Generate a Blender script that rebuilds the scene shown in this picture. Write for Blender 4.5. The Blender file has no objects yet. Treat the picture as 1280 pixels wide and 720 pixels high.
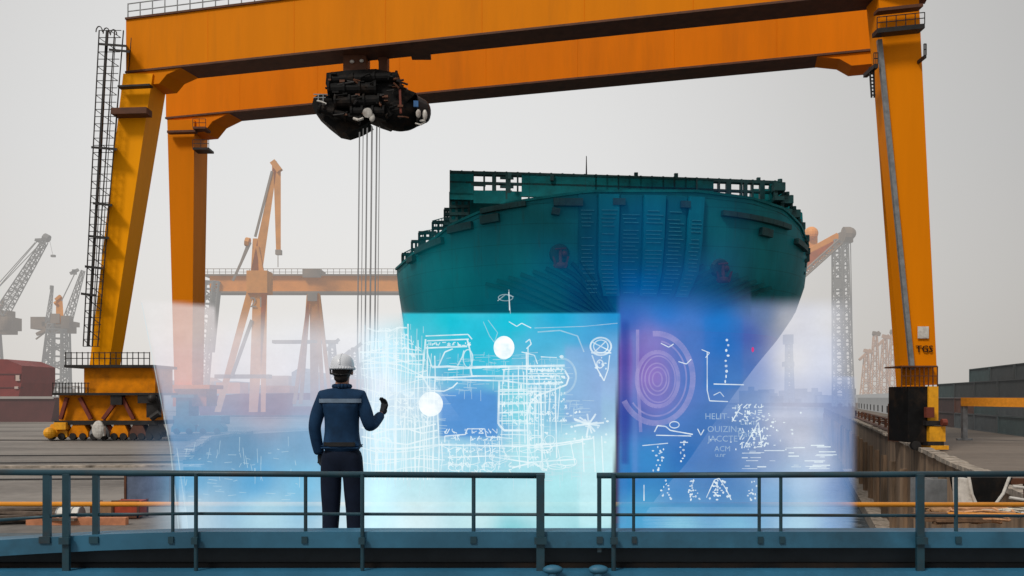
import bpy, math, random
from mathutils import Vector, Matrix
R = math.radians
scn = bpy.context.scene
COL = scn.collection
rnd = random.Random(7)
CZ, F, HY = 5.25, 1100.0, 497.0          # eye height (m), focal length and horizon (photo pixels)

def P(px, py, d):
    """world point seen at photo pixel (px,py), d metres ahead"""
    return Vector(((px-640.0)/F*d, d, CZ-(py-HY)/F*d))
def lin(c):
    return tuple(((v/255.0)/12.92 if v/255.0 <= 0.04045 else ((v/255.0+0.055)/1.055)**2.4) for v in c)

# ------------------------------------------------------------------ materials
def new_mat(name):
    m = bpy.data.materials.new(name); m.use_nodes = True
    nt = m.node_tree; nt.nodes.clear()
    out = nt.nodes.new('ShaderNodeOutputMaterial')
    return m, nt, out
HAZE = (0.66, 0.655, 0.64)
def mat(name, col, rough=0.6, metal=0.0, var=0.25, scale=1.5, haze=0.0, dirt=None, dirt_amt=0.0,
        streak=False, bump=0.0, spec=0.4):
    m, nt, out = new_mat(name)
    N, L = nt.nodes, nt.links
    bs = N.new('ShaderNodeBsdfPrincipled')
    bs.inputs['Roughness'].default_value = rough
    bs.inputs['Metallic'].default_value = metal
    bs.inputs['Specular IOR Level'].default_value = spec
    tc = N.new('ShaderNodeTexCoord')
    mp = N.new('ShaderNodeMapping'); L.new(tc.outputs['Object'], mp.inputs['Vector'])
    if streak: mp.inputs['Scale'].default_value = (1, 1, 0.12)
    nz = N.new('ShaderNodeTexNoise'); nz.inputs['Scale'].default_value = scale
    nz.inputs['Detail'].default_value = 6; nz.inputs['Roughness'].default_value = 0.62
    L.new(mp.outputs[0], nz.inputs['Vector'])
    mr = N.new('ShaderNodeMapRange'); mr.inputs[1].default_value = 0.3; mr.inputs[2].default_value = 0.7
    mr.inputs[3].default_value = 1-var; mr.inputs[4].default_value = 1+var
    L.new(nz.outputs[0], mr.inputs[0])
    mx = N.new('ShaderNodeVectorMath'); mx.operation = 'SCALE'
    mx.inputs[0].default_value = col; L.new(mr.outputs[0], mx.inputs['Scale'])
    colout = mx.outputs[0]
    if dirt:
        n2 = N.new('ShaderNodeTexNoise'); n2.inputs['Scale'].default_value = scale*0.45
        n2.inputs['Detail'].default_value = 9; n2.inputs['Roughness'].default_value = 0.7
        L.new(mp.outputs[0], n2.inputs['Vector'])
        m2 = N.new('ShaderNodeMapRange'); m2.inputs[1].default_value = 0.5; m2.inputs[2].default_value = 0.72
        m2.inputs[3].default_value = 0; m2.inputs[4].default_value = dirt_amt
        L.new(n2.outputs[0], m2.inputs[0])
        mc = N.new('ShaderNodeMix'); mc.data_type = 'RGBA'
        L.new(m2.outputs[0], mc.inputs[0]); L.new(colout, mc.inputs[6]); mc.inputs[7].default_value = (*dirt, 1)
        colout = mc.outputs[2]
    L.new(colout, bs.inputs['Base Color'])
    if bump > 0:
        b = N.new('ShaderNodeBump'); b.inputs['Strength'].default_value = bump
        L.new(nz.outputs[0], b.inputs['Height']); L.new(b.outputs[0], bs.inputs['Normal'])
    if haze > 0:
        em = N.new('ShaderNodeEmission'); em.inputs[0].default_value = (*HAZE, 1)  # sky-coloured glow mixed into the material stands in for distance haze
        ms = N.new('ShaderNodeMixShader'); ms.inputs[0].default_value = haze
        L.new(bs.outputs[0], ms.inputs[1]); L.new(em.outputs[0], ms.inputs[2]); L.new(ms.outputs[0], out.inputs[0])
    else:
        L.new(bs.outputs[0], out.inputs[0])
    return m

BROWN = (0.12, 0.045, 0.015)
M = {}
M['girder']   = mat('crane orange paint', (0.74, 0.215, 0.0), 0.6, var=0.07, scale=0.35, dirt=BROWN, dirt_amt=0.22, streak=True, spec=0.08)
M['girder2']  = mat('crane deep orange paint', (0.78, 0.20, 0.0), 0.6, var=0.08, scale=0.35, dirt=BROWN, dirt_amt=0.22, streak=True, spec=0.08)  # redder copy of the crane orange, shade on the far girder painted in
M['leg']      = mat('crane bright orange paint', (0.98, 0.365, 0.0), 0.55, var=0.08, scale=0.3, dirt=BROWN, dirt_amt=0.22, streak=True, spec=0.08)  # brighter copy of the crane orange, light on the left leg painted in
M['legR']     = mat('crane worn orange paint', (0.78, 0.225, 0.0), 0.6, var=0.08, scale=0.3, dirt=BROWN, dirt_amt=0.22, streak=True, spec=0.08)  # duller copy of the leg orange, dimming towards the right painted in
M['base']     = mat('crane base orange paint', (0.72, 0.23, 0.004), 0.6, var=0.2, scale=0.8, dirt=BROWN, dirt_amt=0.5, spec=0.08)
M['yellow']   = mat('yellow safety paint', (0.80, 0.36, 0.01), 0.5, var=0.15, scale=2, dirt=BROWN, dirt_amt=0.4)
M['brown']    = mat('rusty brown steel', (0.10, 0.035, 0.015), 0.7, var=0.3, scale=1)
M['redbrown'] = mat('red oxide steel', (0.17, 0.035, 0.02), 0.7, var=0.3, scale=1)
M['darksteel']= mat('dark steel', (0.022, 0.02, 0.02), 0.55, 0.3, var=0.4, scale=1.5)
M['blacksteel']=mat('black greasy steel', (0.006, 0.006, 0.0065), 0.7, 0.0, spec=0.15, var=0.5, scale=1.2, dirt=(0.06,0.035,0.02), dirt_amt=0.5)
M['greysteel']= mat('grey galvanised steel', (0.22, 0.23, 0.24), 0.5, 0.3, var=0.3, scale=1.5)
M['whitesteel']=mat('white worn steel', (0.62, 0.60, 0.56), 0.5, var=0.3, scale=1.5, dirt=BROWN, dirt_amt=0.6)
M['bluebox']  = mat('blue painted steel', (0.03, 0.12, 0.30), 0.5, var=0.3, scale=1)
M['teal']     = mat('turquoise painted steel', (0.02, 0.16, 0.22), 0.5, var=0.3, scale=1)
M['rope']     = mat('steel wire rope', (0.16, 0.16, 0.17), 0.5, 0.3, var=0.2, scale=5, haze=0.2)
M['rail']     = mat('blue grey railing paint', (0.016, 0.055, 0.078), 0.45, 0.1, var=0.25, scale=3, dirt=(0.05,0.028,0.018), dirt_amt=0.8)
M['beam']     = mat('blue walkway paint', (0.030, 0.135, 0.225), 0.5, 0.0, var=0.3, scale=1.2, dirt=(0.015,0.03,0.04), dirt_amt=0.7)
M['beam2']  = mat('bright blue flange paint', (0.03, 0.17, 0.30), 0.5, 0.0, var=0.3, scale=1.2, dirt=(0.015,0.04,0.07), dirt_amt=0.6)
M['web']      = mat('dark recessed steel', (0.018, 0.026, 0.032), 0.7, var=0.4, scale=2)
M['floor']    = mat('walkway tread plate', (0.06, 0.085, 0.10), 0.6, 0.2, var=0.3, scale=6)
M['pipe']     = mat('orange pipe paint', (0.72, 0.27, 0.02), 0.45, var=0.15, scale=3)
# far things, sea haze painted into their materials as a pale glow
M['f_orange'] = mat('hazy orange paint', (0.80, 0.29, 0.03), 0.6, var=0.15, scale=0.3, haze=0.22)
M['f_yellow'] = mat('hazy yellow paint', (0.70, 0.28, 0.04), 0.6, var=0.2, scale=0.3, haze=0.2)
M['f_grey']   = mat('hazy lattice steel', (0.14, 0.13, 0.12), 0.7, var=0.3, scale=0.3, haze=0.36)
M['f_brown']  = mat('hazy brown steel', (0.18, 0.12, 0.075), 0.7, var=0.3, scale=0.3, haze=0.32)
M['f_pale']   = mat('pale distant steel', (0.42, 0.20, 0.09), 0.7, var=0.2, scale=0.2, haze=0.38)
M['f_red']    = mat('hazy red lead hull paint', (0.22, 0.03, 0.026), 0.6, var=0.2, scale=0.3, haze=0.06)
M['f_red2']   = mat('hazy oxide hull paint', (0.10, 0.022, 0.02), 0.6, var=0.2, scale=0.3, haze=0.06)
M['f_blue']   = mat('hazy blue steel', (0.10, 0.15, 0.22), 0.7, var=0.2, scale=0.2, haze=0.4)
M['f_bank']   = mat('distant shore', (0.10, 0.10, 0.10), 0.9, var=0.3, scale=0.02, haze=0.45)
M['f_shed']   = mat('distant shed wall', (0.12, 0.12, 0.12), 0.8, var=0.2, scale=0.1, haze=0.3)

# wall / quay materials
def quay_mat(name, c1, c2, rough=0.85):
    m, nt, out = new_mat(name); N, L = nt.nodes, nt.links
    bs = N.new('ShaderNodeBsdfPrincipled'); bs.inputs['Roughness'].default_value = rough
    bs.inputs['Specular IOR Level'].default_value = 0.3
    g = N.new('ShaderNodeNewGeometry')
    def noise(sc, det, vec, stretch=None):
        n = N.new('ShaderNodeTexNoise'); n.inputs['Scale'].default_value = sc; n.inputs['Detail'].default_value = det
        n.inputs['Roughness'].default_value = 0.65
        if stretch:
            mp = N.new('ShaderNodeMapping'); mp.inputs['Scale'].default_value = stretch
            L.new(vec, mp.inputs[0]); vec = mp.outputs[0]
        L.new(vec, n.inputs['Vector']); return n.outputs[0]
    a = noise(0.06, 8, g.outputs['Position'], (0.5, 1, 1)); b = noise(1.3, 8, g.outputs['Position'])
    c = noise(0.10, 5, g.outputs['Position'], (0.15, 1.6, 1))
    ad = N.new('ShaderNodeMath'); ad.operation = 'MULTIPLY_ADD'; L.new(b, ad.inputs[0]); ad.inputs[1].default_value = 0.35; L.new(a, ad.inputs[2])
    ad2 = N.new('ShaderNodeMath'); ad2.operation = 'MULTIPLY_ADD'; L.new(c, ad2.inputs[0]); ad2.inputs[1].default_value = 0.5; L.new(ad.outputs[0], ad2.inputs[2])
    cr = N.new('ShaderNodeValToRGB'); cr.color_ramp.elements[0].position = 0.62; cr.color_ramp.elements[1].position = 1.15 if False else 1.0
    cr.color_ramp.elements[0].color = (*c1, 1); cr.color_ramp.elements[1].color = (*c2, 1)
    L.new(ad2.outputs[0], cr.inputs[0]); L.new(cr.outputs[0], bs.inputs['Base Color'])
    bp = N.new('ShaderNodeBump'); bp.inputs['Strength'].default_value = 0.3; L.new(b, bp.inputs['Height']); L.new(bp.outputs[0], bs.inputs['Normal'])
    L.new(bs.outputs[0], out.inputs[0]); return m
M['quayL'] = quay_mat('concrete quay', (0.070, 0.064, 0.060), (0.245, 0.225, 0.205))
M['quayR'] = quay_mat('brown concrete quay', (0.075, 0.062, 0.052), (0.18, 0.15, 0.125))
M['track'] = mat('dark crane rail track', (0.035, 0.033, 0.033), 0.7, var=0.3, scale=1)
M['wall']  = mat('stained dock wall', (0.27, 0.18, 0.115), 0.9, var=0.55, scale=0.5, dirt=(0.03,0.025,0.02), dirt_amt=0.9, streak=True, bump=0.6)
M['cope']  = mat('worn concrete coping', (0.34, 0.29, 0.24), 0.9, var=0.5, scale=1.5, dirt=(0.05,0.04,0.03), dirt_amt=0.9, bump=0.5)
# water
def water_mat():
    m, nt, out = new_mat('harbour water'); N, L = nt.nodes, nt.links
    bs = N.new('ShaderNodeBsdfPrincipled'); bs.inputs['Base Color'].default_value = (0.03, 0.055, 0.075, 1)
    bs.inputs['Roughness'].default_value = 0.12; bs.inputs['IOR'].default_value = 1.33
    g = N.new('ShaderNodeNewGeometry'); mp = N.new('ShaderNodeMapping'); mp.inputs['Scale'].default_value = (0.35, 0.9, 1)
    L.new(g.outputs['Position'], mp.inputs[0])
    n = N.new('ShaderNodeTexNoise'); n.inputs['Scale'].default_value = 0.55; n.inputs['Detail'].default_value = 6
    L.new(mp.outputs[0], n.inputs['Vector'])
    b = N.new('ShaderNodeBump'); b.inputs['Strength'].default_value = 0.55; b.inputs['Distance'].default_value = 0.6
    L.new(n.outputs[0], b.inputs['Height']); L.new(b.outputs[0], bs.inputs['Normal']); L.new(bs.outputs[0], out.inputs[0])
    return m
M['water'] = water_mat()
# hull paint: teal above, red oxide antifouling below, with plate seams
def hull_mat():
    m, nt, out = new_mat('ship hull paint'); N, L = nt.nodes, nt.links
    bs = N.new('ShaderNodeBsdfPrincipled'); bs.inputs['Roughness'].default_value = 0.55
    bs.inputs['Specular IOR Level'].default_value = 0.15
    g = N.new('ShaderNodeNewGeometry'); sp = N.new('ShaderNodeSeparateXYZ'); L.new(g.outputs['Position'], sp.inputs[0])
    n = N.new('ShaderNodeTexNoise'); n.inputs['Scale'].default_value = 0.25; n.inputs['Detail'].default_value = 8; n.inputs['Roughness'].default_value = 0.6
    mp = N.new('ShaderNodeMapping'); mp.inputs['Scale'].default_value = (1, 1, 0.25); L.new(g.outputs['Position'], mp.inputs[0]); L.new(mp.outputs[0], n.inputs['Vector'])
    cr = N.new('ShaderNodeValToRGB'); cr.color_ramp.elements[0].position = 0.3; cr.color_ramp.elements[1].position = 0.7
    cr.color_ramp.elements[0].color = (0.002, 0.150, 0.185, 1); cr.color_ramp.elements[1].color = (0.004, 0.235, 0.285, 1)
    L.new(n.outputs[0], cr.inputs[0])
    md = N.new('ShaderNodeMath'); md.operation = 'GREATER_THAN'; md.inputs[1].default_value = 14.6; L.new(sp.outputs[2], md.inputs[0])
    mx = N.new('ShaderNodeMix'); mx.data_type = 'RGBA'; L.new(md.outputs[0], mx.inputs[0])
    mx.inputs[6].default_value = (0.13, 0.022, 0.03, 1); L.new(cr.outputs[0], mx.inputs[7])
    # plate seams every 2.6 m
    w = N.new('ShaderNodeMath'); w.operation = 'PINGPONG'; w.inputs[1].default_value = 1.3; L.new(sp.outputs[2], w.inputs[0])
    w2 = N.new('ShaderNodeMath'); w2.operation = 'LESS_THAN'; w2.inputs[1].default_value = 0.06; L.new(w.outputs[0], w2.inputs[0])
    b2 = N.new('ShaderNodeMath'); b2.operation = 'MULTIPLY_ADD'; L.new(w2.outputs[0], b2.inputs[0]); b2.inputs[1].default_value = -0.5; L.new(n.outputs[0], b2.inputs[2])
    dk = N.new('ShaderNodeMath'); dk.operation = 'MULTIPLY_ADD'; L.new(w2.outputs[0], dk.inputs[0]); dk.inputs[1].default_value = -0.22; dk.inputs[2].default_value = 1.0
    v1 = N.new('ShaderNodeMath'); v1.operation = 'PINGPONG'; v1.inputs[1].default_value = 2.1; L.new(sp.outputs[0], v1.inputs[0])
    v2 = N.new('ShaderNodeMath'); v2.operation = 'LESS_THAN'; v2.inputs[1].default_value = 0.05; L.new(v1.outputs[0], v2.inputs[0])
    v3 = N.new('ShaderNodeMath'); v3.operation = 'MULTIPLY_ADD'; L.new(v2.outputs[0], v3.inputs[0]); v3.inputs[1].default_value = -0.12; L.new(dk.outputs[0], v3.inputs[2]); dk = v3
    mp3 = N.new('ShaderNodeMapping'); mp3.inputs['Scale'].default_value = (1.1, 0.6, 0.07); L.new(g.outputs['Position'], mp3.inputs[0])
    n3 = N.new('ShaderNodeTexNoise'); n3.inputs['Scale'].default_value = 0.9; n3.inputs['Detail'].default_value = 7; n3.inputs['Roughness'].default_value = 0.7; L.new(mp3.outputs[0], n3.inputs['Vector'])
    r3 = N.new('ShaderNodeMapRange'); r3.inputs[1].default_value = 0.57; r3.inputs[2].default_value = 0.75; r3.inputs[3].default_value = 0; r3.inputs[4].default_value = 0.55; L.new(n3.outputs[0], r3.inputs[0])
    x3 = N.new('ShaderNodeMix'); x3.data_type = 'RGBA'; L.new(r3.outputs[0], x3.inputs[0]); L.new(mx.outputs[2], x3.inputs[6]); x3.inputs[7].default_value = (0.035, 0.06, 0.05, 1); mx = x3
    sc = N.new('ShaderNodeVectorMath'); sc.operation = 'SCALE'; L.new(mx.outputs[2], sc.inputs[0]); L.new(dk.outputs[0], sc.inputs['Scale'])
    L.new(sc.outputs[0], bs.inputs['Base Color'])
    b = N.new('ShaderNodeBump'); b.inputs['Strength'].default_value = 0.4; L.new(b2.outputs[0], b.inputs['Height']); L.new(b.outputs[0], bs.inputs['Normal'])
    L.new(bs.outputs[0], out.inputs[0]); return m
M['hull'] = hull_mat()
M['hullplain'] = mat('teal ship steel', (0.002, 0.145, 0.165), 0.6, spec=0.12, var=0.3, scale=0.5, dirt=(0.01,0.04,0.03), dirt_amt=0.6)
M['hullblue']  = mat('blue teal ship plating', (0.002, 0.18, 0.27), 0.6, spec=0.12, var=0.2, scale=0.6, streak=True)  # lighter copy, light on the proud bow ribs put into the colour
M['hullblue2']  = mat('dark blue teal ship plating', (0.002, 0.125, 0.18), 0.6, spec=0.12, var=0.2, scale=0.6, streak=True)  # darker copy, shade on the set-back bow panels put into the colour
M['hullrib']   = mat('pale teal ship trim', (0.02, 0.25, 0.34), 0.5, var=0.3, scale=1.0)
M['fold'] = mat('teal knuckle plating', (0.002, 0.085, 0.10), 0.6, spec=0.1, var=0.2, scale=1)
M['anchor'] = mat('rusty anchor iron', (0.045, 0.013, 0.018), 0.8, var=0.6, scale=1.5)
M['hulldark']  = mat('dark green ship steel', (0.002, 0.050, 0.056), 0.6, var=0.4, scale=0.8)

# ------------------------------------------------------------------ mesh builder
def wmx(o):
    return Matrix.Identity(4) if o is None else wmx(o.parent) @ o.matrix_basis
class MB:
    def __init__(s): s.v = []; s.f = []; s.pc = []
    def add(s, vs, fs):
        o = len(s.v); s.pc.append((len(s.v), len(s.f), len(vs), len(fs))); s.v += [Vector(v) for v in vs]; s.f += [tuple(i+o for i in f) for f in fs]; return s
    def box8(s, b, t):      # bottom 4 points ccw, top 4 points
        return s.add(list(b)+list(t), [(3,2,1,0),(4,5,6,7),(0,1,5,4),(1,2,6,5),(2,3,7,6),(3,0,4,7)])
    def box(s, x0, x1, y0, y1, z0, z1):
        return s.box8([(x0,y0,z0),(x1,y0,z0),(x1,y1,z0),(x0,y1,z0)], [(x0,y0,z1),(x1,y0,z1),(x1,y1,z1),(x0,y1,z1)])
    def cbox(s, c, sx, sy, sz, rz=0.0):
        c = Vector(c); m = Matrix.Rotation(rz, 3, 'Z')
        pts = [c+m @ Vector((a*sx/2, b*sy/2, q*sz/2)) for q in (-1,1) for a,b in ((-1,-1),(1,-1),(1,1),(-1,1))]
        return s.box8(pts[:4], pts[4:])
    def bar(s, p, q, w, h=None):
        p, q = Vector(p), Vector(q); h = h or w
        d = (q-p); 
        if d.length < 1e-6: return s
        d.normalize()
        up = Vector((0,0,1)) if abs(d.z) < 0.95 else Vector((0,1,0))
        a = d.cross(up).normalized()*w/2; b = a.cross(d).normalized()*h/2
        return s.box8([p-a-b, p+a-b, p+a+b, p-a+b], [q-a-b, q+a-b, q+a+b, q-a+b])
    def tube(s, p, q, r, r2=None, n=8):
        p, q = Vector(p), Vector(q); r2 = r if r2 is None else r2
        d = (q-p).normalized(); up = Vector((0,0,1)) if abs(d.z) < 0.95 else Vector((0,1,0))
        a = d.cross(up).normalized(); b = a.cross(d)
        vs = [p+(a*math.cos(t)+b*math.sin(t))*r for t in [2*math.pi*i/n for i in range(n)]]
        vs += [q+(a*math.cos(t)+b*math.sin(t))*r2 for t in [2*math.pi*i/n for i in range(n)]]
        fs = [(i, (i+1)%n, n+(i+1)%n, n+i) for i in range(n)]+[tuple(range(n))[::-1], tuple(range(n, 2*n))]
        return s.add(vs, fs)
    def path(s, pts, r, n=8):
        for a, b in zip(pts[:-1], pts[1:]): s.tube(a, b, r, n=n)
        return s
    def ball(s, c, rx, ry=None, rz=None, n=14, m=9):
        ry = ry or rx; rz = rz or rx; c = Vector(c)
        vs = []; fs = []
        for j in range(1, m):
            t = math.pi*j/m
            for i in range(n):
                u = 2*math.pi*i/n
                vs.append(c+Vector((rx*math.sin(t)*math.cos(u), ry*math.sin(t)*math.sin(u), rz*math.cos(t))))
        for j in range(m-2):
            for i in range(n):
                fs.append((j*n+i, (j+1)*n+i, (j+1)*n+(i+1)%n, j*n+(i+1)%n))
        top = len(vs); vs.append(c+Vector((0,0,rz))); bot = len(vs); vs.append(c-Vector((0,0,rz)))
        for i in range(n):
            fs.append((top, i, (i+1)%n)); fs.append((bot, (m-2)*n+(i+1)%n, (m-2)*n+i))
        return s.add(vs, fs)
    def prism(s, pts, off):     # polygon extruded by vector
        n = len(pts); off = Vector(off); vs = [Vector(p) for p in pts]+[Vector(p)+off for p in pts]
        return s.add(vs, [tuple(range(n))[::-1], tuple(range(n, 2*n))]+[(i, (i+1)%n, n+(i+1)%n, n+i) for i in range(n)])
    def lattice(s, p, q, w0, w1, n, r, h0=None, h1=None, nn=4):
        p, q = Vector(p), Vector(q); d = (q-p).normalized()
        up = Vector((0,0,1)) if abs(d.z) < 0.95 else Vector((0,1,0))
        a = d.cross(up).normalized(); b = a.cross(d).normalized()
        h0 = h0 or w0; h1 = h1 or w1
        def ring(t):
            c = p.lerp(q, t); w = (w0+(w1-w0)*t)/2; h = (h0+(h1-h0)*t)/2
            return [c-a*w-b*h, c+a*w-b*h, c+a*w+b*h, c-a*w+b*h]
        rs = [ring(i/n) for i in range(n+1)]
        for k in range(4): s.tube(rs[0][k], rs[-1][k], r*1.4, n=nn)
        for i in range(n):
            for k in range(4):
                s.tube(rs[i][k], rs[i][(k+1)%4], r, n=3)
                if (i+k) % 2: s.tube(rs[i][k], rs[i+1][(k+1)%4], r, n=3)
                else: s.tube(rs[i][(k+1)%4], rs[i+1][k], r, n=3)
        return s
    def build(s, name, m, parent=None, smooth=False, loc=None):
        me = bpy.data.meshes.new(name)
        off = Vector(loc) if loc is not None else Vector((0,0,0))
        base = wmx(parent).inverted()
        me.from_pydata([tuple(base @ v - off) for v in s.v], [], s.f); me.validate(); me.update()
        if smooth:
            for p in me.polygons: p.use_smooth = True
        me.materials.append(m)
        o = bpy.data.objects.new(name, me); COL.objects.link(o); o.location = off
        if parent is not None: o.parent = parent
        return o
def build_split(mb, name, m, parent, gap=0.05, smooth=False):
    """pieces that touch stay one mesh; detached pieces become objects of their own"""
    bb = []
    for (v0, f0, nv, nf) in mb.pc:
        vs = mb.v[v0:v0+nv]
        bb.append([min(v[i] for v in vs)-gap/2 for i in range(3)]+[max(v[i] for v in vs)+gap/2 for i in range(3)])
    n = len(bb); par = list(range(n))
    def find(a):
        while par[a] != a: par[a] = par[par[a]]; a = par[a]
        return a
    for i in range(n):
        for j in range(i):
            A, B = bb[i], bb[j]
            if all(A[k] <= B[k+3] and B[k] <= A[k+3] for k in range(3)): par[find(i)] = find(j)
    gr = {}
    for i in range(n): gr.setdefault(find(i), []).append(i)
    obs = []
    for g_ in gr.values():
        q = MB()
        for i in g_:
            v0, f0, nv, nf = mb.pc[i]; q.add(mb.v[v0:v0+nv], [tuple(a-v0 for a in f) for f in mb.f[f0:f0+nf]])
        obs.append(q.build(name, m, parent, smooth))
    return obs
def tag(o, label, cat, group=None, kind=None):
    if label: o['label'] = label
    if cat: o['category'] = cat
    if group: o['group'] = group
    if kind: o['kind'] = kind
    return o
def thing(name, label, cat, loc=(0,0,0), group=None):
    o = bpy.data.objects.new(name, None); COL.objects.link(o); o.location = loc
    o.empty_display_size = 0.3
    o.matrix_world = Matrix.Translation(Vector(loc))
    return tag(o, label, cat, group)
def struct(name, mb, m): return tag(mb.build(name, m), None, None, kind='structure')
def text_mesh(txt, size, name, m, parent, origin, xdir=Vector((1,0,0)), depth=0.0, zdir=Vector((0,0,1))):
    cu = bpy.data.curves.new('lettering', 'FONT'); cu.body = txt; cu.size = size; cu.extrude = depth
    cu.resolution_u = 2
    o = bpy.data.objects.new('lettering', cu); COL.objects.link(o)
    dg = bpy.context.evaluated_depsgraph_get()
    me = bpy.data.meshes.new_from_object(o.evaluated_get(dg))
    bpy.data.objects.remove(o)
    base = wmx(parent).inverted()
    nd = xdir.cross(zdir)
    for v in me.vertices:
        w = Vector(origin)+xdir*v.co.x+zdir*v.co.y+nd*v.co.z*1.0
        v.co = base @ w
    me.materials.clear(); me.materials.append(m)
    ob = bpy.data.objects.new(name, me); COL.objects.link(ob)
    if parent is not None: ob.parent = parent
    return ob
def copy_tree(o, parent=None, shift=None):
    c = o.copy(); COL.objects.link(c)
    if parent is not None: c.parent = parent
    for ch in list(o.children): copy_tree(ch, c)
    return c

# ------------------------------------------------------------------ land and water
# quay surfaces have a basin between them, the dock; its walls drop 13 m to the water
def land(name, pts, m):
    mb = MB(); mb.add([(x,y,0) for x,y in pts], [tuple(range(len(pts)))]); return struct(name, mb, m)
LE = [(-12.5,34),(-27.7,74),(-38.8,113),(-37.5,127),(-20,170),(4,260),(4,900)]
RE = [(8.0,-10),(14.0,8),(32.1,62),(79.6,206),(163,460),(163,900)]
land('quay_ground', [(-12.5,-10)]+LE+[(-2600,900),(-2600,-10)], M['quayL'])
land('right_quay_ground', [(2600,-10),(2600,900)]+RE[::-1], M['quayR'])
w = MB().add([(-6000,-40,-13),(6000,-40,-13),(6000,9000,-13),(-6000,9000,-13)], [(0,1,2,3)])
struct('harbour_water', w, M['water'])
def wall(name, pts, label, flip):
    mb = MB()
    t = 0.6 if flip else -0.6
    for (x0,y0),(x1,y1) in zip(pts[:-1], pts[1:]):
        n = max(1, int(math.hypot(x1-x0, y1-y0)/12))
        for i in range(n):
            a = i/n; b = (i+1)/n
            p = (x0+(x1-x0)*a, y0+(y1-y0)*a); q = (x0+(x1-x0)*b, y0+(y1-y0)*b)
            mb.box8([(p[0],p[1],-14),(q[0],q[1],-14),(q[0]-t,q[1],-14),(p[0]-t,p[1],-14)],
                    [(p[0],p[1],-0.03),(q[0],q[1],-0.03),(q[0]-t,q[1],-0.03),(p[0]-t,p[1],-0.03)])
            # pilaster / buttress
            mb.cbox(((p[0]+t*0.3), p[1], -8.2), 0.8, 0.8, 11.0)
    o = mb.build(name, M['wall'])
    tag(o, label, 'dock wall'); return o
wR = wall('dock_wall', RE[:4]+[(163,460)], 'brown stained dock wall dropping from the right quay edge to the water', False)
wL = wall('dock_wall', [(-12.5,-10)]+LE, 'shaded dock wall below the left quay edge behind the glowing screens', True)
def coping(pts, label, side):
    mb = MB(); r = random.Random(3)
    for (x0,y0),(x1,y1) in zip(pts[:-1], pts[1:]):
        L = math.hypot(x1-x0, y1-y0); n = max(1, int(L/2.5))
        for i in range(n):
            a = (i+0.03)/n; b = (i+0.97)/n; h = 0.22+r.random()*0.2; w_ = 0.9+r.random()*0.4
            p = Vector((x0+(x1-x0)*a, y0+(y1-y0)*a, h/2)); q = Vector((x0+(x1-x0)*b, y0+(y1-y0)*b, h/2))
            p.x += side*0.3; q.x += side*0.3
            mb.bar(p, q, w_, h)
    o = mb.build('coping_kerb', M['cope']); tag(o, label, 'kerb')
coping(RE[1:4], 'broken pale coping stones along the right dock edge', 1)
coping(LE[1:4], 'low coping stones along the left dock edge', -1)
# low ledge with rubble at the foot of the right wall
lg = MB()
for (x0,y0),(x1,y1) in [((14,8),(32.1,62)),((32.1,62),(79.6,206))]:
    lg.box8([(x0-2.2,y0,-13.2),(x1-2.2,y1,-13.2),(x1,y1,-13.2),(x0,y0,-13.2)],[(x0-2.2,y0,-11.4),(x1-2.2,y1,-11.4),(x1,y1,-11.4),(x0,y0,-11.4)])
tag(lg.build('dock_ledge', M['cope']), 'pale ledge running along the foot of the right dock wall', 'ledge')
# crane tracks on the quays
tr = MB()
for off in (0, 1.1):
    tr.bar((-160, 111.0+off-0.0, 0.02), (-39.5, 106.8+off, 0.02), 0.35, 0.08)
struct('crane_track', tr, M['track'])
tr = MB()
for (a, b) in (((-90,75.5),(-27.5,80.5)), ((-90,66.0),(-24.5,71.6)), ((-90,52.0),(-18.5,57.0))):
    tr.bar((a[0],a[1],0.03),(b[0],b[1],0.03),0.5,0.1)
struct('track_groove', tr, M['track'])
kb = MB()
kb.box8([(-95,60.5,0),(-23.5,66.5,0),(-23.5,67.5,0),(-95,61.5,0)],[(-95,60.5,0.16),(-23.5,66.5,0.16),(-23.5,67.5,0.16),(-95,61.5,0.16)])
struct('kerb', kb, M['cope'])
# far shore
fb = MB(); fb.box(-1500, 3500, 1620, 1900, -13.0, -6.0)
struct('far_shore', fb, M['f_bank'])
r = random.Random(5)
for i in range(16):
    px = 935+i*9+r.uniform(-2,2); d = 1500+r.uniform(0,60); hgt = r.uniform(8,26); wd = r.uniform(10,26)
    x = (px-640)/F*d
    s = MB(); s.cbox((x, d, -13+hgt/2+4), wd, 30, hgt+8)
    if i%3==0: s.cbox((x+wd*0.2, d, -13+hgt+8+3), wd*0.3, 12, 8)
    tag(s.build('waterfront_building', M['f_bank'] if i%2 else M['f_shed']), 'small hazy building on the far shore between ship and right quay', 'building', 'hazy buildings on the far shore')

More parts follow.
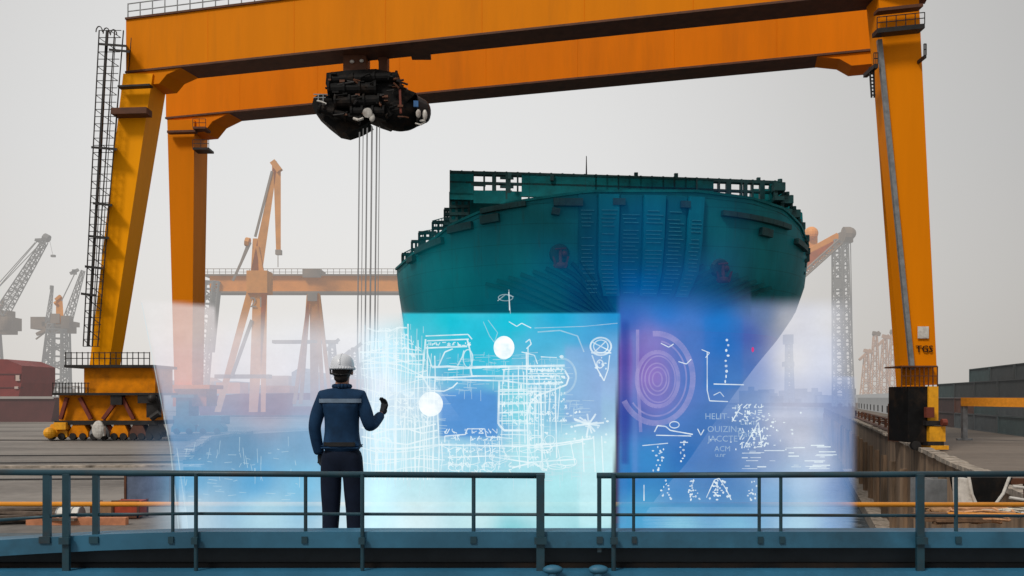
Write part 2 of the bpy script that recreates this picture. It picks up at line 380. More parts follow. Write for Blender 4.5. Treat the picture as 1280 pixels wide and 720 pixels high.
# ------------------------------------------------------------------ big gantry crane
def near_d(X): return 97.5-0.257*X
def far_d(X): return 114.2-0.272*X
ZB, ZT = 45.95, 52.4
gc = thing('gantry_crane', 'huge orange gantry crane spanning the dock in front of the teal ship', 'gantry crane', (-47, 109, 0))
def girder(dfun, x0, x1, width, m, name, zb=ZB, zt=ZT):
    mb = MB(); n = 1
    a = Vector((x0, dfun(x0), 0)); b = Vector((x1, dfun(x1), 0))
    dirv = (b-a).normalized(); nrm = Vector((-dirv.y, dirv.x, 0))*width
    mb.box8([a+Vector((0,0,zb)), b+Vector((0,0,zb)), b+nrm+Vector((0,0,zb)), a+nrm+Vector((0,0,zb))],
            [a+Vector((0,0,zt)), b+Vector((0,0,zt)), b+nrm+Vector((0,0,zt)), a+nrm+Vector((0,0,zt))])
    o = mb.build(name, m, gc)
    # flanges and stiffener seams, a little proud
    fl = MB()
    for z in (zb-0.12, zt+0.12):
        fl.box8([a-nrm*0.06+Vector((0,0,z-0.12)), b-nrm*0.06+Vector((0,0,z-0.12)), b+nrm*1.06+Vector((0,0,z-0.12)), a+nrm*1.06+Vector((0,0,z-0.12))],
                [a-nrm*0.06+Vector((0,0,z+0.12)), b-nrm*0.06+Vector((0,0,z+0.12)), b+nrm*1.06+Vector((0,0,z+0.12)), a+nrm*1.06+Vector((0,0,z+0.12))])
    fl.build('flange', M['brown'] if True else m, o)
    sm = MB(); L = (b-a).length; k = int(L/11)
    for i in range(1, k):
        p = a+dirv*(L*i/k)-nrm.normalized()*0.02
        sm.box8([p+Vector((-0.04,0,zb)), p+Vector((0.04,0,zb)), p+Vector((0.04,0.03,zb)), p+Vector((-0.04,0.03,zb))],
                [p+Vector((-0.04,0,zt)), p+Vector((0.04,0,zt)), p+Vector((0.04,0.03,zt)), p+Vector((-0.04,0.03,zt))])
    build_split(sm, 'weld_seam', M['girder2'], o, 0.3)
    return o
XL = -48.2; XR = 41.5
g1 = girder(near_d, XL, XR, 3.5, M['girder'], 'girder')
g2 = girder(far_d, -50.3, 43.5, 3.5, M['girder2'], 'girder')
# haunches of both girders at the legs
def haunch(dfun, x0, x1, x2, dz, m, w_=3.44):
    mb = MB(); y = lambda X: dfun(X)+0.03
    prof = [(x0, ZB-0.25), (x0, ZB-dz), (x1, ZB-dz), (x1+(x2-x1)*0.35, ZB-dz*0.45), (x2, ZB-0.25)]
    mb.prism([(X, y(X), z) for X, z in prof], (0.9, w_, 0)); return mb.build('haunch', m, gc)
haunch(near_d, -47.6, -43.6, -40.6, 1.9, M['girder']); haunch(far_d, -49.9, -44.2, -40.3, 2.6, M['girder2'])
haunch(far_d, 43.2, 39.9, 36.2, 1.7, M['girder2'])
def leg(fr_top, fr_bot, yt, yb, dt, db, dep_t, dep_b, m, name='leg'):
    """front face px range at top/bottom, pixel rows, depth and front-to-back size"""
    tl, trr = P(fr_top[0], yt, dt), P(fr_top[1], yt, dt); bl, br = P(fr_bot[0], yb, db), P(fr_bot[1], yb, db)
    mb = MB()
    mb.box8([bl, br, br+Vector((0,dep_b,0)), bl+Vector((0,dep_b,0))], [tl, trr, trr+Vector((0,dep_t,0)), tl+Vector((0,dep_t,0))])
    return mb.build(name, m, gc), tl, trr, bl, br
l1, *_ = leg((154,191),(112,136), 92, 456, 108.7, 108.7, 4.4, 3.2, M['leg'])
l2, *_ = leg((209,243),(218,240), 150, 482, 126.3, 126.3, 5.6, 4.6, M['girder'])
l3, *_ = leg((1097,1148),(1141,1172), -14, 481, 88.3, 88.3, 2.9, 2.4, M['legR'])
l4, *_ = leg((1104,1132),(1134,1158), 62, 505, 103.3, 103.3, 3.2, 2.6, M['girder'])
# dark collars and bracket walkways round the legs
def collar(px0, px1, py0, py1, d, dep, m='brown', rails=False, name='service_walkway', th=0.5):
    a, b = P(px0, py0, d), P(px1, py1, d)
    mb = MB(); mb.box8([a+Vector((0,-0.7,-th)), b+Vector((0,-0.7,-th)), b+Vector((0,dep,-th)), a+Vector((0,dep,-th))],
                       [a+Vector((0,-0.7,0)), b+Vector((0,-0.7,0)), b+Vector((0,dep,0)), a+Vector((0,dep,0))])
    if rails:
        n = max(2, int((b-a).length/0.9))
        for i in range(n+1):
            p = a.lerp(b, i/n)+Vector((0,-0.65,0)); mb.bar(p, p+Vector((0,0,1.1)), 0.07)
        for z in (0.55, 1.1): mb.bar(a+Vector((0,-0.65,z)), b+Vector((0,-0.65,z)), 0.07)
    return mb.build(name, M[m], gc)
collar(150,190,109,107,107.9,0.3,'darksteel',th=0.22)
collar(142,186,137,136,107.6,1.0,'brown',th=0.75)
collar(211,246,165,164,125.6,0.3,'brown',th=0.3); collar(243,263,186,186,125.5,1.5,'darksteel',True,th=0.3)
collar(243,259,160,160,125.5,1.5,'brown',True,th=0.3)
collar(1094,1150,14,8,87.4,0.4,'brown',th=0.3); collar(1093,1152,39,33,87.0,0.6,'darksteel',True,th=0.45)
collar(1089,1094,83,83,88.0,2.0,'darksteel',True,th=0.4); collar(1151,1154,72,72,87.5,1,'darksteel',True,th=0.3)
lad = MB()
for i in range(8):
    lad.bar(P(1087+i*0.3, 88+i*4.4, 88.5), P(1092+i*0.3, 88+i*4.4, 88.5), 0.12)
lad.bar(P(1087,84,88.5), P(1089.5,122,88.5), 0.14); lad.bar(P(1092,84,88.5), P(1093,122,88.5), 0.14)
lad.build('ladder', M['darksteel'], gc)
cd = MB().bar(P(1099,50,88.1), P(1140,462,88.1), 0.42); cd.bar(P(1099,50,88.0), P(1140,462,88.0), 0.18)
cd.build('cable_conduit', M['greysteel'], gc)
sgn = MB().box8([P(1147,423,88.1),P(1161,423,88.1),P(1161,423,88.2),P(1147,423,88.2)],[P(1147,408,88.1),P(1161,408,88.1),P(1161,408,88.2),P(1147,408,88.2)])
build_split(sgn, 'notice_plate', M['whitesteel'], gc, 0.3)
text_mesh('TGS', 0.95, 'lettering', M['blacksteel'], gc, P(1145,440,88.15), depth=0.05)
# handrail along the top of the near girder
hr = MB()
n = 52
for i in range(n+1):
    X = -48.0+i*89/n; y = near_d(X)+0.15
    hr.bar((X,y,ZT+0.2),(X,y,ZT+2.1),0.11)
for z in (1.1, 2.05): hr.bar((-48,near_d(-48)+0.15,ZT+z),(41,near_d(41)+0.15,ZT+z),0.10)
hr.build('handrail', M['greysteel'], gc)
# stair tower beside the near left leg
st = MB()
def sp(t, k): return P(124-20*t+k*(0.92-0.25*t), 38+395*t, 107.5)   # k px along
n = 44
for k in (0, 11, 21, 33):
    st.bar(sp(0,k*1.0), sp(1,k*0.82), 0.11 if k!=11 else 0.26)
    st.bar(sp(0,k*1.0)+Vector((0,2.2,0)), sp(1,k*0.82)+Vector((0,2.2,0)), 0.07)
for i in range(n+1):
    t = i/n
    st.bar(sp(t,0), sp(t,30), 0.07)
    if i < n:
        a, b = ((0,14) if i%2 else (14,30))
        st.bar(sp(t,a), sp(t+1/n,b), 0.08)
st.build('stair_tower', M['darksteel'], gc)
ld = MB()
for (y, x0, x1) in ((55,124,158),(62,136,162),(184,114,146),(254,116,140),(295,110,136),(333,106,128),(367,101,121)):
    ld.box8([P(x0,y+1.5,106.8),P(x1,y+4,106.8),P(x1,y+4,110),P(x0,y+1.5,110)],[P(x0,y-1.5,106.8),P(x1,y+1,106.8),P(x1,y+1,110),P(x0,y-1.5,110)])
build_split(ld, 'stair_landing', M['darksteel'], gc, 0.3)
cg = MB()
for k in range(3):
    c = P(124+k*9, 40-(-2)*k, 107.5)
    for j in range(6):
        a0, a1 = math.pi*j/6, math.pi*(j+1)/6
        cg.bar(c+Vector((math.cos(a0)*0.4,0,math.sin(a0)*0.7)), c+Vector((math.cos(a1)*0.4,0,math.sin(a1)*0.7)), 0.1)
build_split(cg, 'ladder_cage', M['darksteel'], gc, 0.3)
# near-left base: platform, box, sill with braces, bogies
def pbox(mb, x0, x1, y0, y1, d, dep):
    """box whose front is seen at pixels x0..x1, y0(top)..y1(bottom)"""
    a, b, c, e = P(x0,y1,d), P(x1,y1,d), P(x1,y0,d), P(x0,y0,d); D = Vector((0,dep,0))
    mb.box8([a,b,b+D,a+D],[e,c,c+D,e+D]); return mb
mb = MB(); pbox(mb, 80, 192, 456, 459.5, 106.5, 7.5)
for i in range(16):
    x = 82+i*7; mb.bar(P(x,456,106.6), P(x,440,106.6), 0.09)
for y in (441,448): mb.bar(P(82,y,106.6), P(187,y,106.6), 0.09)
mb.build('base_platform', M['darksteel'], gc)
mb = MB(); pbox(mb, 105, 194, 460, 491, 107.6, 5.5); mb.build('leg_foot', M['base'], gc)
mb = MB(); pbox(mb, 65, 197, 491, 494, 106.8, 6.5); pbox(mb, 68, 196, 526, 531, 106.9, 5.5)
for i in range(12):
    mb.bar(P(66+i*4,491,107), P(66+i*4,478,107), 0.08)
mb.bar(P(66,479,107),P(112,479,107),0.08); mb.bar(P(66,485,107),P(112,485,107),0.08)
mb.build('sill_frame', M['darksteel'], gc)
mb = MB(); pbox(mb, 74, 190, 494, 526, 108.2, 3.6); mb.build('sill_beam', M['base'], gc)
mb = MB()
for a, b in (((100,497),(114,524)),((149,497),(129,524)),((153,497),(167,524)),((129,526),(152,548)),((84,497),(76,524))):
    mb.bar(P(a[0],a[1],107.6), P(b[0],b[1],107.6), 0.42)
build_split(mb, 'brace', M['redbrown'], gc, 0.3)
mb = MB(); pbox(mb, 138, 152, 491, 506, 107.0, 1.0); pbox(mb, 172, 196, 492, 504, 106.9, 1.5); pbox(mb, 183, 197, 504, 522, 107.1, 1.2)
mb.ball(P(190,498,106.6), 0.55); mb.tube(P(189,523,106.7), P(199,516,106.7), 0.4); build_split(mb, 'drive_machinery', M['darksteel'], gc, 0.3)
def bogie(x0, x1, yb, d, m, cap=None):
    mb = MB(); w_ = (x1-x0)
    top = yb-19*109/d
    pr = [P(x0,yb-3,d),P(x1,yb-3,d),P(x1,yb-9,d),P(x1-w_*0.22,top,d),P(x0+w_*0.22,top,d),P(x0,yb-9,d)]
    mb.prism(pr, (0,1.6,0)); o = mb.build('bogie', m, gc)
    for k in (0.22, 0.74):
        wm = MB(); c = P(x0+w_*k, yb-4, d); wm.tube(c+Vector((0,-0.15,0)), c+Vector((0,0.5,0)), 0.42, n=14); wm.build('wheel', M['darksteel'], o)
for x0, x1, mm in ((58,84,'yellow'),(86,110,'base'),(112,136,'greysteel'),(138,160,'base'),(162,182,'brown'),(182,202,'darksteel')):
    bogie(x0, x1, 549.5, 107.0, M[mm])
mb = MB(); pbox(mb, 67, 82, 528, 537, 106.4, 1.2); mb.ball(P(62,541,106.2), 0.7); build_split(mb, 'buffer', M['yellow'], gc, 0.3)
mb = MB(); mb.ball(P(123,537,106.0), 0.75,0.5,1.1); pbox(mb, 124,130,533,545,105.9,0.4); build_split(mb, 'motor_housing', M['whitesteel'], gc, 0.3)
# far-left base (turquoise bogies)
mb = MB(); pbox(mb, 214, 262, 481, 486, 125.5, 6); pbox(mb, 216, 258, 486, 508, 126.4, 4.5); mb.build('leg_foot', M['girder'], gc)
mb = MB(); pbox(mb, 214, 242, 493, 497, 124.8, 5); pbox(mb, 220, 236, 497, 522, 125.2, 4); pbox(mb, 216, 276, 520, 531, 124.9, 4)
mb.build('sill_beam', M['teal'], gc)
for x0, x1 in ((214,244),(246,280)): bogie(x0, x1, 543, 124.6, M['teal'])
# near-right base
mb = MB(); pbox(mb, 1127, 1172, 457, 459, 87.0, 4.0)
for i in range(9): mb.bar(P(1127+i*5.6,458,87.1), P(1127+i*5.6,484,87.1), 0.09)
mb.bar(P(1127,470,87.1),P(1172,470,87.1),0.07); mb.build('base_platform', M['brown'], gc)
mb = MB(); pbox(mb, 1135, 1161, 483, 553, 87.2, 4.5); mb.build('sill_frame', M['blacksteel'], gc)
mb = MB(); pbox(mb, 1160.5, 1173, 483, 526, 87.0, 3.2); pbox(mb, 1162, 1182, 533, 552, 86.6, 3.6); pbox(mb, 1164, 1186, 557, 562.0, 86.2, 3.6); mb.build('leg_foot', M['yellow'], gc)
mb = MB(); pbox(mb, 1158,1184,526,532,86.5,3.8); pbox(mb,1160,1180,552,557,86.3,3.5); build_split(mb, 'drive_machinery', M['darksteel'], gc, 0.3)
mb = MB(); pbox(mb, 1158,1168,509,522,86.4,0.5); mb.tube(P(1177,528,86.2),P(1183,528,86.2),0.35); build_split(mb, 'motor_housing', M['redbrown'], gc, 0.3)
for k in (0,1):
    wm = MB(); c = P(1146+k*22, 557, 86.9); wm.tube(c, c+Vector((0,0.6,0)), 0.45, n=14); wm.build('wheel', M['darksteel'], gc)
# far-right base
mb = MB(); pbox(mb, 1128, 1164, 505, 553, 103.0, 4); mb.build('sill_beam', M['brown'], gc)

# ------------------------------------------------------------------ hoist trolley
D = 106.0
ht = thing('hoist_trolley', 'black greasy hoist trolley hanging under the near orange girder', 'hoist trolley', P(460,100,D))
mb = MB()
prof = [(392,122),(400,117),(412,120),(430,128),(452,138),(462,152),(448,160),(432,165.5),(420,163),(406,152),(394,141),(390,131)]
mb.prism([P(x,y,D-1.5) for x,y in prof], (0,3.2,0)); mb.build('drum_housing', M['blacksteel'], ht)
mb = MB()
prof = [(408,91),(432,88),(470,86),(498,92),(500,108),(520,116),(508,128),(482,150),(470,146),(414,122),(407,105)]
mb.prism([P(x,y,D-2.2) for x,y in prof], (0,4.6,0)); mb.build('machine_deck', M['blacksteel'], ht)
rr = random.Random(2)
for (x0,y0,x1,y1,r_) in ((414,100,496,96,0.55),(412,112,470,111,0.75),(420,128,474,126,0.7),(440,140,480,140,0.6),(400,136,450,150,0.45)):
    mb = MB(); a_, b_ = P(x0,y0,D-2.5), P(x1,y1,D-2.5); mb.tube(a_, b_, r_, n=14)
    for t in (0.0,0.33,0.66,1.0): c_ = a_.lerp(b_,t); dd2 = (b_-a_).normalized()*0.12; mb.tube(c_-dd2, c_+dd2, r_*1.3, n=14)
    mb.build('rope_drum', M['blacksteel'], ht)
for i in range(46):
    mb = MB()
    x = rr.uniform(402,505); y = rr.uniform(90,146) if x<480 else rr.uniform(94,150)
    if rr.random()<0.35: mb.cbox(P(x,y,D-3.0), rr.uniform(0.2,0.8), 0.4, rr.uniform(0.1,0.3))
    else: mb.path([P(x,y,D-3.1),P(x+rr.uniform(-10,10),y+rr.uniform(-2,3),D-3.3),P(x+rr.uniform(-14,14),y+rr.uniform(-7,7),D-3.1)], rr.uniform(0.05,0.14), n=6)
    mb.build('gear_fitting', M[rr.choice(('blacksteel','darksteel','blacksteel','brown'))], ht)
mb = MB(); mb.ball(P(500,142,D), 2.9,2.4,2.05, n=20, m=12); mb.ball(P(482,128,D), 2.3,2.0,2.2); mb.build('counterweight', M['blacksteel'], ht, smooth=True)
mb = MB(); mb.tube(P(519,139,D-0.8), P(531,140,D-0.4), 1.9, 1.35, n=18); mb.ball(P(531,140,D-0.4), 0.75,1.2,1.3); mb.build('brake_drum', M['darksteel'], ht, smooth=False)
mb = MB(); mb.ball(P(523,142,D-2.9),0.3,0.3,0.5); mb.ball(P(531,144,D-2.4),0.3,0.3,0.65); mb.ball(P(528,151,D-2.6),0.35,0.2,0.15); mb.path([P(519,154,D-2.5),P(526,156,D-2.5),P(532,152,D-2.4)],0.09); build_split(mb, 'brake_plate', M['whitesteel'], ht, 0.1)
mb = MB(); mb.cbox(P(520,130,D-3.0),0.55,0.3,0.7); mb.build('control_box', M['bluebox'], ht)
mb = MB(); mb.bar(P(500,112,D-2.9),P(501,142,D-2.9),0.25); mb.cbox(P(478,73,D-1),1.0,0.6,0.6); build_split(mb, 'hydraulic_arm', M['redbrown'], ht, 0.3)
mb = MB(); mb.path([P(442,148,D-3.0),P(448,150,D-3.2),P(454,148,D-3.0)],0.16); mb.tube(P(459,141,D-3.6),P(461,141,D-2.6),0.55,n=12); mb.ball(P(465,147,D-3.2),0.35,0.3,0.5); mb.ball(P(440,77,D-2.2),0.28,0.2,0.2); mb.ball(P(452,76,D-2.2),0.25,0.2,0.2); mb.path([P(396,126,D-2.2),P(402,127,D-2.2),P(408,130,D-2.2)],0.1); build_split(mb, 'sheave_block', M['whitesteel'], ht, 0.1)
mb = MB(); mb.cbox(P(446,80,D-0.5), 2.7, 3.0, 3.6); mb.cbox(P(480,80,D-0.5), 1.0, 2.0, 3.4); mb.cbox(P(526,66,D-0.6), 2.3, 2.0, 0.95); build_split(mb, 'hanger', M['brown'], ht, 0.3)
mb = MB()
for x in (398,404): mb.bar(P(x,118,D-2),P(x,127,D-2),0.12)
mb.bar(P(392,118,D-2),P(410,118,D-2),0.1); mb.bar(P(392,122,D-2),P(410,122,D-2),0.1)
for x in range(500,512,3): mb.bar(P(x,110,D-2),P(x,118,D-2),0.1)
mb.build('handrail', M['greysteel'], ht)
# ropes: each a separate thing hanging from trolley to the lifting beam
for i, (x, wd) in enumerate(((449.5,0.08),(454,0.05),(459,0.09),(465,0.10),(471,0.09),(474.5,0.05))):
    mb = MB(); mb.tube(P(x,158,D-0.5*(i%2)), P(x-3.5+0.0*i,522,D-0.5*(i%2)), wd, n=6)
    tag(mb.build('hoist_rope', M['rope']), 'one of the long steel hoist ropes hanging below the black trolley', 'rope', 'hoist ropes under the trolley')
lb = thing('lifting_beam', 'dark lifting beam on the ends of the hoist ropes behind the glowing screen', 'lifting beam', P(457,525,D))
mb = MB(); pbox(mb, 436,480,522,527,D-1,2); mb.build('beam', M['f_grey'], lb)
for x in (440,476):
    mb = MB(); c = P(x,531,D)
    for j in range(8):
        a0, a1 = math.pi*(0.5-j*0.19), math.pi*(0.5-(j+1)*0.19)
        mb.tube(c+Vector((math.cos(a0)*0.5,0,math.sin(a0)*0.5)), c+Vector((math.cos(a1)*0.5,0,math.sin(a1)*0.5)), 0.13, n=6)
    build_split(mb, 'hook', M['f_grey'], lb, 0.3)

# ------------------------------------------------------------------ the ship
ship = thing('container_ship', 'towering teal container ship seen from the bow under the orange gantry crane', 'ship', (17.4, 118, -13))
SX, SY = 17.4, 118.0
ax = Vector((-3.1, 28, 0)).normalized()      # direction from bow to stern
rt = Vector((ax.y, -ax.x, 0))                # ship's side direction (image right)
ZS = [-14.5, -10, -5, 1, 6, 10.5, 14.6, 18.5, 22.5, 26.5, 30, 33.5]
BW = [4, 9, 14.5, 19.0, 22.6, 26.0, 29.3, 31.7, 32.9, 33.2, 33.0, 32.8]
FW = [0.5, 0.6, 0.8, 1.0, 1.3, 1.9, 4.0, 7.2, 8.9, 9.2, 9.2, 9.4]
ST = [9, 9, 8.6, 7.8, 6.6, 5.2, 3.8, 2.6, 1.6, 0.8, 0.3, 0]
def interp(xs, ys, x):
    if x <= xs[0]: return ys[0]
    for i in range(len(xs)-1):
        if x <= xs[i+1]:
            t = (x-xs[i])/(xs[i+1]-xs[i]); return ys[i]+(ys[i+1]-ys[i])*t
    return ys[-1]
_rim = {}
def rimz(u):       # height of the hull rim along the bow curve (u -1..1): sheer line stepping down to the shoulders
    k = round(u, 4)
    if k not in _rim:
        z = 30.0
        for _ in range(8):
            q = hullp(u, z); px = 640+F*q.x/q.y
            py = interp([495,520,545,565,600,640,700,740,870,940,980,1000,1012],[338,316,298,282,266,254,245,240,240,249,262,283,315],px)
            z = z*0.4+0.6*(CZ+(HY-py)/F*q.y)
        _rim[k] = z
    return _rim[k]
def hullp(u, z, off=0.0):
    """u -1..1 from left shoulder round the bow to right shoulder; off pushes outward"""
    B, Fw, s0 = interp(ZS,BW,z), interp(ZS,FW,z), interp(ZS,ST,z)
    a = abs(u); sg = -1 if u < 0 else 1
    fl = 0.28
    L = 27-s0*0.6
    if a < fl: x = Fw*a/fl; y = 0.0+0.5*(a/fl)**2
    else:
        th = (a-fl)/(1-fl)*math.pi/2
        x = Fw+(B-Fw)*math.sin(th)**1.0; y = 0.5+L*(1-math.cos(th))
    q = Vector((SX,SY,0))+rt*(sg*x)+ax*(s0+y)+Vector((0,0,z))
    if off:
        e = 0.01
        du = hullp(min(1,u+e), z)-hullp(max(-1,u-e), z); dz = hullp(u, z+0.3)-hullp(u, z-0.3)
        nrm = du.cross(dz).normalized()
        q = q+nrm*off
    return q
mb = MB(); NU, NZ = 72, 34
rows = []
for j in range(NZ+1):
    row = []
    for i in range(NU+1):
        u = -1+2*i/NU; zt = rimz(u); z = -14.5+(zt+14.5)*j/NZ
        row.append(hullp(u, z))
    rows.append(row)
vs = [v for r_ in rows for v in r_]
# long parallel body behind the shoulders
fs = [(j*(NU+1)+i, j*(NU+1)+i+1, (j+1)*(NU+1)+i+1, (j+1)*(NU+1)+i) for j in range(NZ) for i in range(NU)]
mb.add(vs, fs)
for side in (0, NU):
    a = [rows[j][side] for j in range(NZ+1)]; b = [p+ax*90 for p in a]
    nn = NZ+1
    mb.add(a+b, [((j, j+1, nn+j+1, nn+j) if side==NU else (j+1, j, nn+j, nn+j+1)) for j in range(NZ)])
hull = mb.build('hull', M['hull'], ship, smooth=True)
mb = MB()  # deck and stern closure
top = [rows[NZ][i]+Vector((0,0,-0.6)) for i in range(NU+1)]
mb.add([top[0]+ax*90]+top+[top[-1]+ax*90], [tuple(range(NU+3))])
a = [rows[j][0]+ax*90 for j in range(NZ+1)]; b = [rows[j][NU]+ax*90 for j in range(NZ+1)]
mb.add(a+b[::-1], [tuple(range(2*NZ+2))])
mb.build('deck', M['hulldark'], ship)
# ribbed centre panels
mb = MB(); sh = MB(); mb2 = MB()
XS = [-8.6,-5.9,-2.9,0.3,3.5,6.6,9.0]
for k in range(6):
    u0 = XS[k]/9.4*0.28; u1 = XS[k+1]/9.4*0.28-0.008
    for j in range(12):
        z0 = 19.2+j*(13.2/12); z1 = z0+13.2/12-0.0
        o1 = 0.6 if k%2 else 0.2
        A = [hullp(u0,z0,0.05),hullp(u1,z0,0.05),hullp(u1,z1,0.05),hullp(u0,z1,0.05)]
        Bq = [hullp(u0,z0,o1),hullp(u1,z0,o1),hullp(u1,z1,o1),hullp(u0,z1,o1)]
        (mb if k%2 else mb2).box8([A[0],A[1],Bq[1],Bq[0]],[A[3],A[2],Bq[2],Bq[3]])
    nl = 22
    for j in range(nl):
        z = 19.6+j*(11.2/nl)
        if rr.random()<0.12: continue
        a = hullp(u0+0.006+rr.random()*0.01,z,(0.66 if k%2 else 0.27)); b = hullp(u1-0.006-rr.random()*0.02,z,(0.66 if k%2 else 0.27))
        sh.bar(a,b,0.09,0.09)
mb.build('bow_plating', M['hullblue'], ship); mb2.build('bow_plating', M['hullblue2'], ship); sh.build('plating_ridge', M['hullrib'], ship)
# fan-shaped knuckle folds either side, sweeping down to the stem
mb = MB()
for sg in (-1,1):
    for k in range(9):
        pts = []
        for i in range(15):
            t = i/14
            z = 23.8-0.35*k-(9.2-0.1*k)*t
            a = 0.25+0.034*k-(0.13+0.022*k)*t**0.8
            pts.append(hullp(sg*a, z, 0.05))
        for a, b in zip(pts[:-1], pts[1:]): mb.bar(a, b, 0.42, 0.5)
build_split(mb, 'hull_fold', M['fold'], ship, 0.3)
# anchors in their pockets
for uu, zz in ((-0.315, 23.9), (0.33, 22.4)):
    c = hullp(uu, zz, 1.0)
    pk = MB(); pk.tube(hullp(uu,zz+0.7,-0.3), hullp(uu,zz+0.7,0.5), 1.5, 1.15, n=16); pko = pk.build('hawse_pipe', M['hulldark'], ship)
    an = MB(); an.tube(c+Vector((0,-0.5,1.3)), c+Vector((0,-0.8,-0.9)), 0.2, 0.26)
    an.ball(c+Vector((0,-0.9,-0.9)), 1.0, 0.5, 0.45); an.tube(c+Vector((-0.7,-0.9,1.25)), c+Vector((0.7,-0.4,1.45)), 0.13); an.ball(c+Vector((0.5,-0.3,0.7)),0.45)
    for sg in (-1,1):
        an.box8([c+Vector((sg*0.55-0.2,-1.2,-1.25)),c+Vector((sg*0.55+0.2,-1.2,-1.25)),c+Vector((sg*0.55+0.2,-0.6,-1.25)),c+Vector((sg*0.55-0.2,-0.6,-1.25))],[c+Vector((sg*1.0-0.1,-1.5,0.2)),c+Vector((sg*1.0+0.12,-1.5,0.2)),c+Vector((sg*1.0+0.12,-1.2,0.25)),c+Vector((sg*1.0-0.1,-1.2,0.25))])
    an.build('anchor', M['anchor'], ship)
# dark brackets / fairlead recesses stepping along the upper bow
mb = MB()
def hbar(u0, u1, z0, z1, h, off=0.25):
    n = 6; mb = MB()
    for i in range(n):
        a = hullp(u0+(u1-u0)*i/n, z0+(z1-z0)*i/n, off); b = hullp(u0+(u1-u0)*(i+1)/n, z0+(z1-z0)*(i+1)/n, off)
        mb.bar(a, b, 0.9, h)
    mb.build('fairlead', M['hulldark'], ship)
# (u range, height)
hbar(-0.52,-0.40,31.2-0.6,31.8-0.6,0.7); hbar(-0.33,-0.24,31.3,31.3,1.0); hbar(-0.335,-0.315,30.2,30.0,0.9)
hbar(-0.62,-0.545,28.6,28.9,1.0); hbar(-0.52,-0.47,29.4,29.6,1.1); hbar(-0.75,-0.64,26.6,27.4,0.9); hbar(-0.8,-0.765,25.6,25.8,0.8)
hbar(-0.12,-0.07,31.4,31.4,0.9); hbar(0.16,0.2,31.3,31.3,0.9); hbar(0.32,0.56,30.4,29.6,0.7); hbar(0.44,0.48,28.4,28.2,1.1)
hbar(0.60,0.68,28.0,27.4,0.8)
# rim cap
mb = MB()
for i in range(NU):
    mb.bar(rows[NZ][i]+Vector((0,0,0.1)), rows[NZ][i+1]+Vector((0,0,0.1)), 0.5, 0.35)
mb.build('rim_cap', M['hullplain'], ship)
# upper gallery: open bays left and right, solid in the middle
def gal(px):
    xs = [562,640,740,870,972]; return interp(xs,[127.5,123.5,120.8,121.2,130.5],px), interp(xs,[213,215,218,222,226],px)
mb = MB(); solid = MB()
def gseg(px0, px1, y0o, y1o, m_, th=0.5):
    d0, t0 = gal(px0); d1, t1 = gal(px1)
    a, b = P(px0,t0+y1o,d0), P(px1,t1+y1o,d1); c, e = P(px0,t0+y0o,d0), P(px1,t1+y0o,d1); D_ = Vector((0,th,0))
    m_.box8([a,b,b+D_,a+D_],[c,e,e+D_,c+D_])
ticks = list(range(562,973,10))+[973]
for a, b in zip(ticks[:-1], ticks[1:]):
    gseg(a,b,0,4,mb,1.2); gseg(a,b,13,15.5,mb,0.8)
    if not (588<=a<=645 or 892<=a<=958 ): gseg(a,b,2,30,solid)
    else: gseg(a,b,24,40,solid)
    if a<590: gseg(a,b,28,36,solid)
for px in list(range(562,975,14)):
    gseg(px,px+2.2,-0.5,34,mb,0.9)
for px in (615,634,908,930,950): gseg(px,px+4.5,3,26,mb,0.7)
gseg(588,607,15,18,mb); gseg(625,642,6,8.5,mb); gseg(625,642,17,19.5,mb)
build_split(solid, 'bulwark', M['hullplain'], ship, 0.3); build_split(mb, 'gallery_frame', M['hulldark'], ship, 0.3)
# left stepped mooring galleries, down to the shoulder
def bay(x0, x1, y0, y1, d, rows_, m='hulldark', cols=3):
    mb = MB()
    for i in range(cols+1):
        x = x0+(x1-x0)*i/cols; mb.bar(P(x,y0,d),P(x,y1,d),0.35)
    for i in range(rows_+1):
        y = y0+(y1-y0)*i/rows_; mb.bar(P(x0-0.6,y,d),P(x1+0.6,y,d),0.8,0.42)
    return mb.build('mooring_gallery', M[m], ship)
bay(563,586,240,277,128.5,4); bay(556,566,262,280,131,3)
bay(541,562,278,300,134,3); bay(524,545,291,312,138,3); bay(515,530,302,322,141,2); bay(503,518,318,336,144,2)
# solid screens behind the galleries so the rim reads as one mass
mb = MB()
for pts, d in (([(563,276),(640,262),(640,238),(590,238),(586,247),(563,247)],130),([(541,312),(575,300),(575,274),(556,277),(556,292),(541,300)],135),
               ([(520,325),(545,315),(545,303),(528,306),(520,314)],139.5),([(500,345),(525,328),(525,318),(508,327),(500,336)],143.5)):
    mb.prism([P(x,y,d) for x,y in pts],(0,1.2,0))
for pts, d in (([(935,275),(990,280),(985,250),(972,236),(940,236)],133),([(975,300),(1005,300),(1003,266),(984,254),(975,262)],139),):
    mb.prism([P(x,y,d) for x,y in pts],(0,1.2,0))
build_split(mb, 'bulwark', M['hullplain'], ship, 0.3)
mb = MB()   # little rails on the left steps
for a, b in (((524,290),(541,287)),((541,276),(556,272)),((505,316),(515,311))):
    d = 138; mb.bar(P(a[0],a[1],d),P(b[0],b[1],d),0.12); mb.bar(P(a[0],a[1]+4,d),P(b[0],b[1]+4,d),0.10)
    for i in range(5):
        t = i/4; p = P(a[0]+(b[0]-a[0])*t, a[1]+(b[1]-a[1])*t, d); q = P(a[0]+(b[0]-a[0])*t, a[1]+12+(b[1]-a[1])*t, d); mb.bar(p,q,0.12)
build_split(mb, 'deck_rail', M['hullplain'], ship, 0.3)
